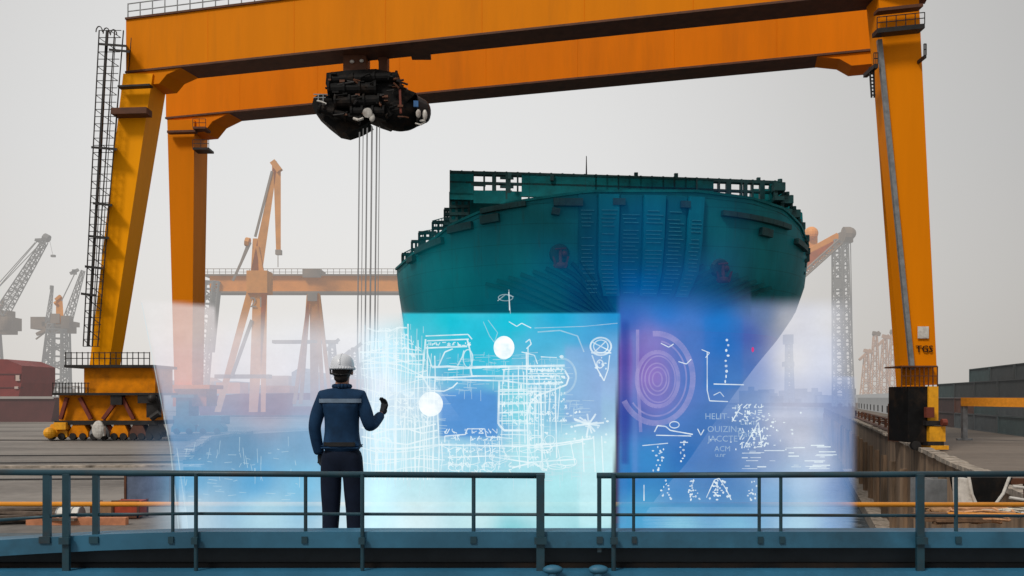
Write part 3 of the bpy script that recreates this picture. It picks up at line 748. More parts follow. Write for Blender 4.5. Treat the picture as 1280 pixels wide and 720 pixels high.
# right shoulder: stacked dark platforms with gaps
for x0,x1,y0,y1,d in ((968,982,228,250,128),(976,992,244,266,129),(984,1001,262,283,130),(991,1007,278,297,131),(995,1012,294,311,132),(997,1013,310,327,133),(994,1008,327,343,134)):
    mb = MB()
    pbox(mb, x0,x1,y0,y0+(y1-y0)*0.45,d,3); pbox(mb, x0+1,x1-1.5,y0+(y1-y0)*0.78,y1,d,3)
    mb.bar(P(x0+1.5,y0,d+0.5),P(x0+1.5,y1,d+0.5),0.5); mb.bar(P(x1-3,y0,d+2),P(x1-3,y1,d+2),0.4)
    mb.tube(P(x0+(x1-x0)*0.5,y0,d+0.3),P(x0+(x1-x0)*0.5,y0-4,d+0.3),0.35)
    build_split(mb, 'mooring_platform', M['hulldark'], ship, 0.3)
mb = MB()
mb.tube(P(733,218,124),P(733,195,124),0.11,0.05); mb.build('mast', M['darksteel'], ship)
mb = MB()
for i, (x,y) in enumerate(((637,221),(690,223),(795,221),(845,222),(948,227))): mb.cbox(P(x,y-1,121.8 if x<900 else 129),0.5,0.5,0.9)
build_split(mb, 'deck_light', M['hulldark'], ship, 0.3)

# ------------------------------------------------------------------ background cranes
# second gantry: long orange girder behind the hoist ropes
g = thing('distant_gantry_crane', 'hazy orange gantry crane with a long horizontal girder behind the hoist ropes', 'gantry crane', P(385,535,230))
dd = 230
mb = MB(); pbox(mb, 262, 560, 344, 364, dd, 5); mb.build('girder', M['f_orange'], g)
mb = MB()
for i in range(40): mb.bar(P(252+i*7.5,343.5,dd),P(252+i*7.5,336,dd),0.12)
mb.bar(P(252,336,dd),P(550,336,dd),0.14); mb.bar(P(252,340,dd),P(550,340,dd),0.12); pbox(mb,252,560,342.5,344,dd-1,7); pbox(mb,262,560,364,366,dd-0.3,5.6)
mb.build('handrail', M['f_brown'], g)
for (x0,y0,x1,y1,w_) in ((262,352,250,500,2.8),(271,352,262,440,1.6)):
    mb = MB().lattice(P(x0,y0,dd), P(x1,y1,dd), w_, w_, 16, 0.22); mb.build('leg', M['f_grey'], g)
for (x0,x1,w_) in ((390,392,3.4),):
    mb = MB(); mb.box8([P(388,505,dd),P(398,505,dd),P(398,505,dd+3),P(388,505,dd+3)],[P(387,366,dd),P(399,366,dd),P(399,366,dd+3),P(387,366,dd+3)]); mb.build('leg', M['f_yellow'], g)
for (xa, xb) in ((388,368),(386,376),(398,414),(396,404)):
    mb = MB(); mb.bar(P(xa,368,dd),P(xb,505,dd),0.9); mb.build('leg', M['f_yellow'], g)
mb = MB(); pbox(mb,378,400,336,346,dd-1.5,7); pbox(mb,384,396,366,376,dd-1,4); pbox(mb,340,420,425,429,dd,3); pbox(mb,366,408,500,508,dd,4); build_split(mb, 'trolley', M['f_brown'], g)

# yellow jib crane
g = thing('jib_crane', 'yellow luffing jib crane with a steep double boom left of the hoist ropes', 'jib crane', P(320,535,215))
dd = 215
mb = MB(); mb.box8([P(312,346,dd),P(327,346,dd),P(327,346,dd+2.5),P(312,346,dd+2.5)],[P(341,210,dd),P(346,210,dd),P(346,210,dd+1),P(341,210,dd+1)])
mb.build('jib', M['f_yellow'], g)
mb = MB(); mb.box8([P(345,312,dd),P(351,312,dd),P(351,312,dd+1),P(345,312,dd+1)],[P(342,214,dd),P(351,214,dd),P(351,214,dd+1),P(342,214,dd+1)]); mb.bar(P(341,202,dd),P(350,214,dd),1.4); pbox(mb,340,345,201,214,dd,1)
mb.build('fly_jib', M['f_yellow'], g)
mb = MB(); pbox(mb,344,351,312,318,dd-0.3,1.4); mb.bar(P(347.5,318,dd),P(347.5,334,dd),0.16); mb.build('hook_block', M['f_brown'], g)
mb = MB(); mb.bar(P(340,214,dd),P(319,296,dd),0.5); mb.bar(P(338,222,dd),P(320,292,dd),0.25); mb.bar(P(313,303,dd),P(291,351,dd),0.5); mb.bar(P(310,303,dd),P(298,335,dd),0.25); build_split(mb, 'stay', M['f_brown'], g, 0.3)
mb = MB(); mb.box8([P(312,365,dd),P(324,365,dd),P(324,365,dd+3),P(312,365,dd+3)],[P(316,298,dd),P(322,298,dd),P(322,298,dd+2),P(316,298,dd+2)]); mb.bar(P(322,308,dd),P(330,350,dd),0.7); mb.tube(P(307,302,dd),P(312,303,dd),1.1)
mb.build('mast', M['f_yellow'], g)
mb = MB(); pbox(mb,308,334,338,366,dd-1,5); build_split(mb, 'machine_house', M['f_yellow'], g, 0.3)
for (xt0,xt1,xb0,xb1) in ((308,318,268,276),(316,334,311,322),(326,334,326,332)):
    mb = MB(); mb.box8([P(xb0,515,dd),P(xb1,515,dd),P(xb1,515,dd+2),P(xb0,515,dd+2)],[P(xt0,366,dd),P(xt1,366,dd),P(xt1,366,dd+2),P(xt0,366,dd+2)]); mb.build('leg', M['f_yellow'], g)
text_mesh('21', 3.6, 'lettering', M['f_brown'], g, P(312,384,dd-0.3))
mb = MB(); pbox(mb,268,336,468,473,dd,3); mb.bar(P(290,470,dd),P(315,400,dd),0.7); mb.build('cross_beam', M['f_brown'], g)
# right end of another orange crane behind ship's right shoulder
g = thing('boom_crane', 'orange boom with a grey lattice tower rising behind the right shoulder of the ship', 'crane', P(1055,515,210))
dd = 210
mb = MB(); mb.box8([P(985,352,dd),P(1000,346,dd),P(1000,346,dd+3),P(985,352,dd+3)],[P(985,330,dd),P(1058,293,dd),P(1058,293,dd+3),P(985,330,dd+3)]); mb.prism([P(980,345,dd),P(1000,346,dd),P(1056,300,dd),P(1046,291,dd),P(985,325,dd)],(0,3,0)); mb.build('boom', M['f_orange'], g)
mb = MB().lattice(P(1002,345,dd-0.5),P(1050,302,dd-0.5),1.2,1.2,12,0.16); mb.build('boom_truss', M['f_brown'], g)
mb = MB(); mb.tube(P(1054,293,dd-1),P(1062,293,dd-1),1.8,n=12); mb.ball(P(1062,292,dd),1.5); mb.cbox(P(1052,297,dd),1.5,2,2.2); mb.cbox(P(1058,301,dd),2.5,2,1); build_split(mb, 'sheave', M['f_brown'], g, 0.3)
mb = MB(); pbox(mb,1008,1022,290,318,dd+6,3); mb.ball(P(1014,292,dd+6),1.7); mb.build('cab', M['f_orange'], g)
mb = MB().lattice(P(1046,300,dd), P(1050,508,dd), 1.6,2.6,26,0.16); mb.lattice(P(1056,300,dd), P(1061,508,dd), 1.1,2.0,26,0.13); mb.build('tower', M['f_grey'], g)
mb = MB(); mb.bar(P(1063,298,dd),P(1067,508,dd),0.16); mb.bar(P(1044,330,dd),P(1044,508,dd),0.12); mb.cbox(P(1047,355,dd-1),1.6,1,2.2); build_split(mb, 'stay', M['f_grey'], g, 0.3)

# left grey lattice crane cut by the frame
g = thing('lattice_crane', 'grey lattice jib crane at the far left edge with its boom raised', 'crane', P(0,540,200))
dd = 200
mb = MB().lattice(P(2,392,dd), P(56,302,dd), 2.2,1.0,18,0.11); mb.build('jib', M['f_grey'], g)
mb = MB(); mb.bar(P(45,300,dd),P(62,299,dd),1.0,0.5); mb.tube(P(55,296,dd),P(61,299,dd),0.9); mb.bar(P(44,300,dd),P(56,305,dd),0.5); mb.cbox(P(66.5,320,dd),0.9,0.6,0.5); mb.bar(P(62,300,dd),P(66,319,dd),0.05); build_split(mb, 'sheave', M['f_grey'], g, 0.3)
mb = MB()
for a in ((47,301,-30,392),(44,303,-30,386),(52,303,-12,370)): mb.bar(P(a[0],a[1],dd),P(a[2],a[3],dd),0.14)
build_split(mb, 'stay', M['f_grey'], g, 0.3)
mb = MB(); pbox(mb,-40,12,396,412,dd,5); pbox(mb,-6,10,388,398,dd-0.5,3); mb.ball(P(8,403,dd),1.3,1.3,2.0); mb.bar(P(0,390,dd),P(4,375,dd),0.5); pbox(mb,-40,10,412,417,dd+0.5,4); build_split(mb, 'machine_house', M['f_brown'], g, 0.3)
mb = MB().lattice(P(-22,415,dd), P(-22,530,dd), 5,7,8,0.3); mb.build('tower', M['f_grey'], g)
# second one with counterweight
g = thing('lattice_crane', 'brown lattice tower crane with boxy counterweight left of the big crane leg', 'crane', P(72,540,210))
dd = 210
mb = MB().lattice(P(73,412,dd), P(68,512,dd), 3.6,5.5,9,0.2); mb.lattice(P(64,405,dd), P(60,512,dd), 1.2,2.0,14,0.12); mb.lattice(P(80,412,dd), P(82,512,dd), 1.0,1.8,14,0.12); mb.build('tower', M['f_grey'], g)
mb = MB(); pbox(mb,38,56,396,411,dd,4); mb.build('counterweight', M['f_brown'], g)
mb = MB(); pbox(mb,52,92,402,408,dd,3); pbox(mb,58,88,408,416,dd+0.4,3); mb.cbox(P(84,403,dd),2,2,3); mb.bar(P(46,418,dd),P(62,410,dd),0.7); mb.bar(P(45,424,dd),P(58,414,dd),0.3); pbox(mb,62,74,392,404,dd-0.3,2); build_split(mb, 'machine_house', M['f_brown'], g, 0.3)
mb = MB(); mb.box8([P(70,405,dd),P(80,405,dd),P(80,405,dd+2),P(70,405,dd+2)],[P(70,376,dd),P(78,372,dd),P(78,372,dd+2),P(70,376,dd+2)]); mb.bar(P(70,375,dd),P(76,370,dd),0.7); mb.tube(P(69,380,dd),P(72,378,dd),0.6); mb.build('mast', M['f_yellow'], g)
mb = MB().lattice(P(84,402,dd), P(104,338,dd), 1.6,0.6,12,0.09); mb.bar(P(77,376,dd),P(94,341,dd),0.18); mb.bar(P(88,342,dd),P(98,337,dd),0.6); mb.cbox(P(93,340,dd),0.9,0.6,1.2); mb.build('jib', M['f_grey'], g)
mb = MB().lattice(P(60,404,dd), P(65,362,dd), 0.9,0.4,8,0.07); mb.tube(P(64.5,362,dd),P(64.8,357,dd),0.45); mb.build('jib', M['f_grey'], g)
mb = MB()
for x in range(44,100,6): mb.bar(P(x,482+((x*7)%5),dd-5),P(x+((x*3)%5)-2,512,dd-5),0.35)
for y in (484,492,500): mb.bar(P(44,y,dd-5),P(100,y-1,dd-5),0.25)
mb.build('trestle', M['f_brown'], g)
# far right harbour cranes (pale)
for i, (x, yt, h_) in enumerate(((1094,416,0),(1106,420,1),(1116,414,0),(1083,438,1))):
    g = thing('harbour_crane', ['pale harbour crane with twin posts just left of the right crane leg','slim pale harbour crane between two taller ones left of the right crane leg','pale harbour crane nearest the right crane leg','shortest pale harbour crane with tilted jib left of the right crane leg'][i], 'crane', P(x,505,420), 'pale cranes beyond the right quay')
    dd = 420; mb = MB().lattice(P(x,yt+4,dd),P(x-1,505,dd),1.5,4.5,9,0.2); mb.build('tower', M['f_pale'], g)
    mb = MB(); mb.bar(P(x-(9 if h_ else 3),yt+(12 if h_ else 3),dd),P(x+5,yt-1,dd),1.1); mb.bar(P(x-3,yt,dd),P(x+6,yt+2,dd),1.6); mb.build('jib', M['f_pale'] if h_ else M['f_brown'], g)
g = thing('signal_tower', 'slim blue grey tower standing beyond the dock right of the ship', 'tower', P(988,500,480))
mb = MB().lattice(P(986,422,480),P(987,503,480),2.2,3.6,14,0.45); mb.build('tower_frame', M['f_blue'], g)
mb = MB(); pbox(mb,982,992,418,430,478,5); pbox(mb,981,993,452,458,478,5); mb.build('cabin', M['f_blue'], g)

# ships and hulls behind the left quay
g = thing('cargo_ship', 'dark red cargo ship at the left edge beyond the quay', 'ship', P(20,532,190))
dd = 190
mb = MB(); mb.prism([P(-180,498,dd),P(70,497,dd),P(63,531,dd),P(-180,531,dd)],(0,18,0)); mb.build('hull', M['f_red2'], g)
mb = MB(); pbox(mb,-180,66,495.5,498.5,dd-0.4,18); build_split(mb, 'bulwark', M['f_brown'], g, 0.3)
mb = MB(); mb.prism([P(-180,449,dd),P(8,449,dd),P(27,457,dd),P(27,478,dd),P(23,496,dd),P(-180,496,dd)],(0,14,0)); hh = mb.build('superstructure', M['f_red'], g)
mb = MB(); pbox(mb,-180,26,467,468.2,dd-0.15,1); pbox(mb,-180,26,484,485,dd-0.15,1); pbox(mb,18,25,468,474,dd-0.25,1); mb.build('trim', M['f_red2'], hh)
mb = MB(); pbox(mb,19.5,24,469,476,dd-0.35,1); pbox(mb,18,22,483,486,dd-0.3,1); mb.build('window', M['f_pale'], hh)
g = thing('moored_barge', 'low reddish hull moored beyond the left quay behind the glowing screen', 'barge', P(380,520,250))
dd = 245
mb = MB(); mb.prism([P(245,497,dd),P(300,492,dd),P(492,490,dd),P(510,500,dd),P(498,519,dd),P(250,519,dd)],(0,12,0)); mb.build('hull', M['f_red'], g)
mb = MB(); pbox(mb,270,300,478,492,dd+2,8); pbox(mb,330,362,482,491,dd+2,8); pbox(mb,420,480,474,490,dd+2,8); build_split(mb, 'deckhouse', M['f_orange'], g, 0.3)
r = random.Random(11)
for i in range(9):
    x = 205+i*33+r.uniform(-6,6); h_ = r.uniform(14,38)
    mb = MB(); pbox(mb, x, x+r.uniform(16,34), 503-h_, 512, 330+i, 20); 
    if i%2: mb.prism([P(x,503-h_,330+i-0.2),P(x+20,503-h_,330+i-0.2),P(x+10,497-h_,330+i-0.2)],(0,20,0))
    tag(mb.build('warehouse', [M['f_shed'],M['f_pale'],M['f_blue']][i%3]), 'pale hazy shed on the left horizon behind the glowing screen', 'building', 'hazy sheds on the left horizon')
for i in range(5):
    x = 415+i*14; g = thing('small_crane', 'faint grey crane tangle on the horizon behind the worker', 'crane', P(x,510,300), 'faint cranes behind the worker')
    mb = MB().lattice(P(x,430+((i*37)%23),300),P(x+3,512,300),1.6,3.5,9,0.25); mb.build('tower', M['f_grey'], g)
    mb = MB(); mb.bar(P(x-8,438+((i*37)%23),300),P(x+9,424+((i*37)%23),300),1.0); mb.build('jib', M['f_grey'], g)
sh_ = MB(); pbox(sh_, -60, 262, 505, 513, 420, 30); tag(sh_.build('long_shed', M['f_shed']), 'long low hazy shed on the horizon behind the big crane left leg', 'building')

# ------------------------------------------------------------------ right bank: sheds, wall, containers
g = thing('quay_shed', 'long low dark shed with pale roof on the right quay behind the crane leg', 'shed', P(1100,515,230))
dd = 230
a0 = (84,190); a1 = (150,400)
mb = MB()
mb.box8([(92,195,0),(165,420,0),(175,420,0),(104,195,0)],[(92,195,5.2),(165,420,5.2),(175,420,5.2),(104,195,5.2)]); mb.build('wall', M['f_shed'], g)
mb = MB(); mb.box8([(91,194,5.2),(164,421,5.2),(176,421,5.2),(105,194,5.2)],[(91,194,6.6),(164,421,6.6),(176,421,6.6),(105,194,6.6)]); mb.build('roof', M['f_bank'], g)
mb = MB()
for i in range(14):
    t = i/14+0.02; x = 92+(165-92)*t-0.1; y = 195+225*t
    mb.bar((x,y,1.5),(x+0.9,y+2.8,1.5),0.1,2.2)
mb.build('window', M['blacksteel'], g)
mb = MB(); mb.box8([(86,160,0),(100,205,0),(100.6,205,0),(86.6,160,0)],[(86,160,2.6),(100,205,2.6),(100.6,205,2.6),(86.6,160,2.6)])
tag(mb.build('quay_fence', M['redbrown']), 'rust red barrier wall on the right quay behind the crane base', 'fence')
# pipe run / clutter on the right quay edge
mb = MB()
for k,(h,wd) in enumerate(((0.5,0.35),(1.1,0.25),(1.7,0.2))):
    mb.tube((52+k*0.8,120,h),(84+k*0.8,215,h),wd,n=8)
for i in range(9):
    t = i/8; mb.bar((52+32*t,120+95*t,0),(52+32*t,120+95*t,2.1),0.3); mb.bar((52+32*t,120+95*t,1.4),(54+32*t,120+95*t,1.4),0.2)
tag(mb.build('pipe_rack', M['brown']), 'rusty pipe rack along the right quay left of the crane base', 'pipe rack')

cont_cols = {'grey':(0.045,0.052,0.055),'teal':(0.05,0.085,0.09),'maroon':(0.055,0.028,0.028),'rust':(0.10,0.035,0.02),'slate':(0.075,0.09,0.10)}
CM = {k: mat('container '+k+' paint', v, 0.6, var=0.3, scale=0.6, dirt=(0.03,0.02,0.015), dirt_amt=0.5, haze=0.02) for k, v in cont_cols.items()}
def container(x, y, z, ang, colr, label, L=12.19, H=2.59):
    o = thing('shipping_container', label, 'container', (x,y,z), 'containers stacked on the right quay')
    o.rotation_euler = (0,0,ang); mw = Matrix.Translation((x,y,z)) @ Matrix.Rotation(ang,4,'Z'); o.matrix_world = mw
    mb = MB(); W = 2.44; n = 34
    pts = []
    for i in range(n):       # corrugated side skins
        a = -L/2+0.12+(L-0.24)*i/n; b = a+(L-0.24)/n
        for off, s0, s1 in ((0.0,a,a+(b-a)*0.5),(0.07,a+(b-a)*0.5,b)):
            mb.box(s0, s1, -W/2+0.05+off, W/2-0.05-off, 0.12, H-0.12)
    mb.v = [mw @ v for v in mb.v]; mb.build('side_panel', CM[colr], o)
    mb = MB()
    for sy in (-1,1):
        for z0 in (0.0, H-0.14): mb.box(-L/2, L/2, sy*(W/2)-0.07, sy*(W/2)+0.07, z0, z0+0.14)
        for sx in (-1,1): mb.box(sx*L/2-0.1, sx*L/2+0.1, sy*(W/2)-0.1, sy*(W/2)+0.1, 0.0, H)
    for sx in (-1,1):
        for z0 in (0.0, H-0.14): mb.box(sx*L/2-0.07, sx*L/2+0.07, -W/2, W/2, z0, z0+0.14)
    mb.v = [mw @ v for v in mb.v]; mb.build('corner_frame', CM[colr], o)
    mb = MB(); mb.box(-L/2-0.02, -L/2+0.03, -W/2+0.12, -0.02, 0.2, H-0.2); mb.box(-L/2-0.02, -L/2+0.03, 0.02, W/2-0.12, 0.2, H-0.2)
    dsh = bpy.data.meshes; mb.v = [mw @ v for v in mb.v]; dr = mb.build('door', CM['slate' if colr!='slate' else 'grey'], o)
    mb = MB()
    for yy in (-0.9,-0.35,0.35,0.9): mb.tube((-L/2-0.06,yy,0.15),(-L/2-0.06,yy,H-0.15),0.03,n=6)
    mb.v = [mw @ v for v in mb.v]; mb.build('lock_rod', M['greysteel'], dr)
    return o
p0 = Vector((81.5,172,0)); p1 = Vector((66.0,108,0)); dv = (p1-p0).normalized(); ang = math.atan2(dv.y, dv.x)
tiers = ['bottom','second','third','topmost']
plan = [ (0.2, ['rust','maroon'] ,'farthest'), (12.8, ['maroon','maroon','teal'],'second farthest'), (25.4,['slate','rust','grey'],'middle'), (38.0,['slate','teal','grey'],'second nearest'), (50.6,['teal','slate','grey'],'nearest')]
for s_, cols, pos in plan:
    for k, c_ in enumerate(cols):
        q = p0+dv*(s_+0.0)
        container(q.x+1.5, q.y, k*2.61, ang, c_, f'{c_} container, {tiers[k]} of the {pos} stack on the right quay')
# second, taller row behind
nrm = Vector((-dv.y, dv.x, 0)); 
if nrm.x < 0: nrm = -nrm
for s_, cols, pos in ((18,['grey','rust','maroon','teal'],'left'),(31,['grey','slate','teal','grey'],'centre'),(44,['slate','rust','grey','grey'],'right')):
    for k, c_ in enumerate(cols):
        q = p0+dv*s_+nrm*4.2
        container(q.x+1.5, q.y, k*2.61, ang, c_, f'{c_} container, {tiers[k]} of the {pos} stack in the rear row right of the crane')
g = thing('lifting_spreader', 'long orange steel beam held on grey trestles in front of the containers', 'steel beam', P(1240,545,104))
mb = MB(); mb.box8([P(1201,507.5,108),P(1330,510,98),P(1330,510,99),P(1201,507.5,109)],[P(1201,497,108),P(1330,497.5,98),P(1330,497.5,99),P(1201,497,109)]); mb.build('beam', M['pipe'], g)
mb = MB()
for px, d in ((1208,107.6),(1320,98.5)):
    b_ = P(px,507.6,d); mb.bar(b_+Vector((0,0.5,0)),Vector((b_.x,b_.y+0.5,0)),0.55); mb.bar(Vector((b_.x-0.9,b_.y+0.5,0.12)),Vector((b_.x+0.9,b_.y+0.5,0.12)),0.5,0.24)
mb.build('trestle', M['greysteel'], g)

# ------------------------------------------------------------------ near junk below the platform, right and left
g = thing('loading_hopper', 'dark open steel hopper on a pale slanted frame at the right end of the quay', 'hopper', P(1232,650,40))
HD = 40.0
def hop(pts, d, off, name, m): q = MB(); q.prism([P(x,y,d) for x,y in pts],(0,off,0)); return q.build(name, m, g)
hop([(1212,597),(1266,597),(1254,622),(1243,634),(1223,634),(1216,618)], HD, 1.9, 'bin', M['blacksteel'])
hop([(1197,598),(1211,598),(1216,618),(1224,636),(1204,640),(1199,640)], HD-0.15, 0.5, 'side_plate', M['whitesteel'])
for pts in (((1262,596),(1254,617),(1240,636)),((1211,596),(1215,618),(1223,636)),((1266,608),(1300,612)),((1262,622),(1300,628)),((1199,640),(1310,642))):
    q = MB(); q.path([P(x,y,HD-0.25) for x,y in pts], 0.07, n=8); q.build('frame_tube', M['whitesteel'], g)
for x in (1202,1244,1290):
    q = MB(); p_ = P(x,638,HD-0.1); q.bar(p_, Vector((p_.x,p_.y,0)), 0.16); q.build('leg', M['greysteel'], g)
hop([(1262,598),(1290,598),(1290,604),(1264,606)], HD+0.6, 0.3, 'cross_beam', M['brown'])
hop([(1286,600),(1300,600),(1300,636),(1288,636)], HD+0.4, 0.5, 'side_plate', M['brown'])
g = thing('steel_column', 'grey steel column standing on the right quay near the walkway', 'column', P(1170,640,42))
mb = MB(); x = P(1167,600,42).x
mb.box(x-0.65,x+0.65,42,42.12,0,1.35); mb.box(x-0.65,x+0.65,42.9,43.02,0,1.35); mb.box(x-0.06,x+0.06,42.12,42.9,0,1.35); mb.build('web', M['greysteel'], g)
mb = MB(); mb.box(x-0.9,x+0.9,41.8,43.2,0,0.1); mb.build('base_plate', M['brown'], g)
r = random.Random(21)
def hose_pile(cx, cy, n, m, label, name='rope_coil', cat='rope', R0=1.0):
    mb = MB()
    for k in range(n):
        r0 = R0*r.uniform(0.5,1.1); ox, oy = r.uniform(-.4,.4), r.uniform(-.3,.3); z = 0.08+k*0.07
        for i in range(16):
            a0, a1 = 2*math.pi*i/16, 2*math.pi*(i+1)/16
            mb.tube((cx+ox+math.cos(a0)*r0, cy+oy+math.sin(a0)*r0*0.7, z+0.05*math.sin(a0*3)), (cx+ox+math.cos(a1)*r0, cy+oy+math.sin(a1)*r0*0.7, z+0.05*math.sin(a1*3)), 0.06, n=5)
    tag(mb.build(name, m), label, cat)
tan = mat('tan hemp rope', (0.50,0.26,0.13), 0.8, var=0.4, scale=4)
pale = mat('pale canvas', (0.55,0.50,0.42), 0.8, var=0.3, scale=3)
hose_pile(P(1232,655,36.5).x, 36.8, 8, tan, 'coiled tan rope on the right quay below the hopper', R0=1.1)
hose_pile(P(1265,650,36.5).x, 37.6, 7, pale, 'coiled pale rope at the right end of the quay', R0=0.9)
def timber(cx, cy, n, m, label, w_=2.5):
    g = MB()
    for k in range(n):
        a = r.uniform(-0.35,0.35); z = 0.1+0.12*(k//3); x0 = cx+r.uniform(-.4,.4); y0 = cy+r.uniform(-.6,.6)
        g.bar((x0-w_/2*math.cos(a), y0-w_/2*math.sin(a), z),(x0+w_/2*math.cos(a), y0+w_/2*math.sin(a), z+r.uniform(-.02,.05)),0.22,0.1)
    tag(g.build('timber_pile', m), label, 'timber')
timber(P(1205,640,38.5).x, 39, 9, mat('tan timber',(0.42,0.24,0.12),0.8,var=0.4,scale=3), 'heap of tan planks left of the hopper')
timber(P(1180,655,37).x, 36.5, 9, mat('brown timber',(0.16,0.09,0.05),0.8,var=0.4,scale=3), 'heap of dark brown planks beside the grey column', 2.2)
timber(P(40,655,37).x, 37.0, 14, mat('grey timber',(0.12,0.09,0.07),0.8,var=0.5,scale=3), 'heap of weathered planks below the left railing', 4.2)
g = thing('oil_drum', 'white drum lying between the railing posts at lower left', 'drum', P(88,655,36.6))
c = P(88,650,36.6); c.z = 0.36
mb = MB(); mb.tube(c+Vector((-0.45,0,0)), c+Vector((0.45,0,0)), 0.34, n=16); mb.build('body', M['whitesteel'], g)
mb = MB()
for k in (-0.45,-0.15,0.15,0.45): mb.tube(c+Vector((k-0.02,0,0)), c+Vector((k+0.02,0,0)), 0.36, n=16)
mb.build('hoop', M['greysteel'], g)
def crate(px, d, w_, h_, m, label):
    c = P(px,640,d); g = thing('tool_crate', label, 'crate', (c.x,d,0))
    mb = MB(); mb.box(c.x-w_/2,c.x+w_/2,d,d+0.9,0.08,h_); mb.build('box', m, g)
    mb = MB()
    for sx in (-1,1):
        for yy in (d-0.02,d+0.92): mb.box(c.x+sx*w_/2-0.05,c.x+sx*w_/2+0.05,yy-0.03,yy+0.03,0,h_+0.03)
    for z in (0.1,h_): mb.box(c.x-w_/2-0.04,c.x+w_/2+0.04,d-0.05,d-0.01,z-0.06,z+0.06)
    mb.build('batten', M['brown'], g)
crate(157,38,1.1,0.75, mat('red crate paint',(0.35,0.05,0.02),0.6,var=0.3,scale=3), 'small red crate on the left quay below the railing')
crate(133,38.6,1.3,0.6, mat('tan crate wood',(0.30,0.17,0.09),0.8,var=0.3,scale=3), 'low tan wooden crate beside the red one on the left quay')
crate(185,43,2.2,1.5, mat('blue grey crate paint',(0.10,0.13,0.20),0.6,var=0.3,scale=2), 'large blue grey crate at the edge of the glowing screen')
mb = MB(); mb.box8([(-20,36.2,0),(-15.9,36.2,0),(-15.9,36.5,0),(-20,36.5,0)],[(-20,36.2,0.3),(-15.9,36.2,0.3),(-15.9,36.5,0.3),(-20,36.5,0.3)])
tag(mb.build('steel_section', mat('primer orange steel',(0.5,0.2,0.1),0.7,var=0.3,scale=2)), 'orange primed steel bar lying right of the red crate', 'steel bar')

# ------------------------------------------------------------------ walkway (dock gate) in the foreground
FZ = 3.75
wk = thing('gate_walkway', 'blue steel walkway of the dock gate running across the foreground', 'walkway', (0,8,FZ))
mb = MB(); mb.box(-14,14,6.9,9.75,FZ-0.06,FZ); mb.build('floor_plate', M['floor'], wk)
def zpx(y, d): return CZ-(y-HY)/F*d
BD = 6.6
def beamrow(mb, y0, y1, d0, d1, curve=True):
    xs = [-9,-5,-3.9,-3.5,-3.1,-2.7,-2.36,-1.5,9]
    dr = {-9:14,-5:13,-3.9:11,-3.5:7,-3.1:3.5,-2.7:1.2}
    for a, b in zip(xs[:-1], xs[1:]):
        sa, sb = (dr.get(a,0), dr.get(b,0)) if curve else (0,0)
        mb.box8([(a,d0,zpx(y1+sa,BD)),(b,d0,zpx(y1+sb,BD)),(b,d1,zpx(y1+sb,BD)),(a,d1,zpx(y1+sa,BD))],
                [(a,d0,zpx(y0+sa,BD)),(b,d0,zpx(y0+sb,BD)),(b,d1,zpx(y0+sb,BD)),(a,d1,zpx(y0+sa,BD))])
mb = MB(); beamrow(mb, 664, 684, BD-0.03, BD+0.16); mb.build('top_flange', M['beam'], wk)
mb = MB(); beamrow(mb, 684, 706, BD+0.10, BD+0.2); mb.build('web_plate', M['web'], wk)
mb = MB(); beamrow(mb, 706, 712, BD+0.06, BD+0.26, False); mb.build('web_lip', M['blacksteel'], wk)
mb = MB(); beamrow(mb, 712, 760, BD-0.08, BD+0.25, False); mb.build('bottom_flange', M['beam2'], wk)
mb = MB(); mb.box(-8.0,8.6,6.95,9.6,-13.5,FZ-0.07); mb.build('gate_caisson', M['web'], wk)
# railing
rl = thing('railing', 'blue grey steel railing with thin posts along the walkway front', 'railing', (0,6.6,4.0))
def rail(mb, x0, x1, y0, y1, r_, d=BD): mb.tube(P(x0,y0,d), P(x1,y1,d), r_, n=10)
mb = MB(); rail(mb,-60,681,590,594.5,0.023); rail(mb,-60,681,590,594.5,0.02,BD+0.02); mb.build('top_rail', M['rail'], rl, True)
mb = MB(); rail(mb,746,1340,594.5,592,0.023); mb.build('top_rail', M['rail'], rl, True)
mb = MB(); rail(mb,-60,0,653,650,0.012); rail(mb,0,90,650,643.5,0.012); rail(mb,90,245,643.5,642,0.012); rail(mb,245,1340,642,645,0.012); mb.build('mid_rail', M['rail'], rl, True)
def post(px, yb, w_, yt=594, flat=False, d=BD):
    mb = MB()
    if flat: mb.cbox((P(px,0,d).x, d+0.0, (zpx(yt,BD)+zpx(yb,BD))/2), w_, 0.03, abs(zpx(yt,BD)-zpx(yb,BD)))
    else: mb.tube(P(px,yt,d), P(px,yb,d), w_/2, n=10)
    # clamp at the beam
    mb.cbox((P(px,0,d).x, d-0.028, zpx(674,BD)), w_*1.5, 0.03, 0.05)
    mb.build('post', M['rail'], rl, False)
for px, yb, w_, fl in ((59,676,0.055,True),(83,720,0.05,True),(120,672,0.045,True),(216,666,0.026,False),(245,722,0.03,False),(382,666,0.028,False),
                   (453,722,0.030,False),(592,666,0.03,False),(675.5,722,0.06,True),(749,690,0.03,True),(767,722,0.035,False),(792,666,0.024,False),
                   (949,666,0.026,False),(976,666,0.026,False),(1150,722,0.055,True),(1195,666,0.028,False)):
    post(px, yb, w_, 592, fl, BD-0.045 if yb>700 else BD)
for i, px in enumerate((691,748)):
    c = P(px,712,6.45); g = thing('mooring_cleat', ['blue rounded cleat on the lower flange left of the railing gap','blue rounded cleat on the lower flange right of the railing gap'][i], 'cleat', c)
    mb = MB(); mb.ball(c+Vector((0,0,0.0)),0.075,0.05,0.035); mb.build('cap', M['beam'], g, True)
    mb = MB(); mb.tube(c+Vector((0,0,-0.08)), c, 0.035, n=12); mb.build('stem', M['beam'], g)
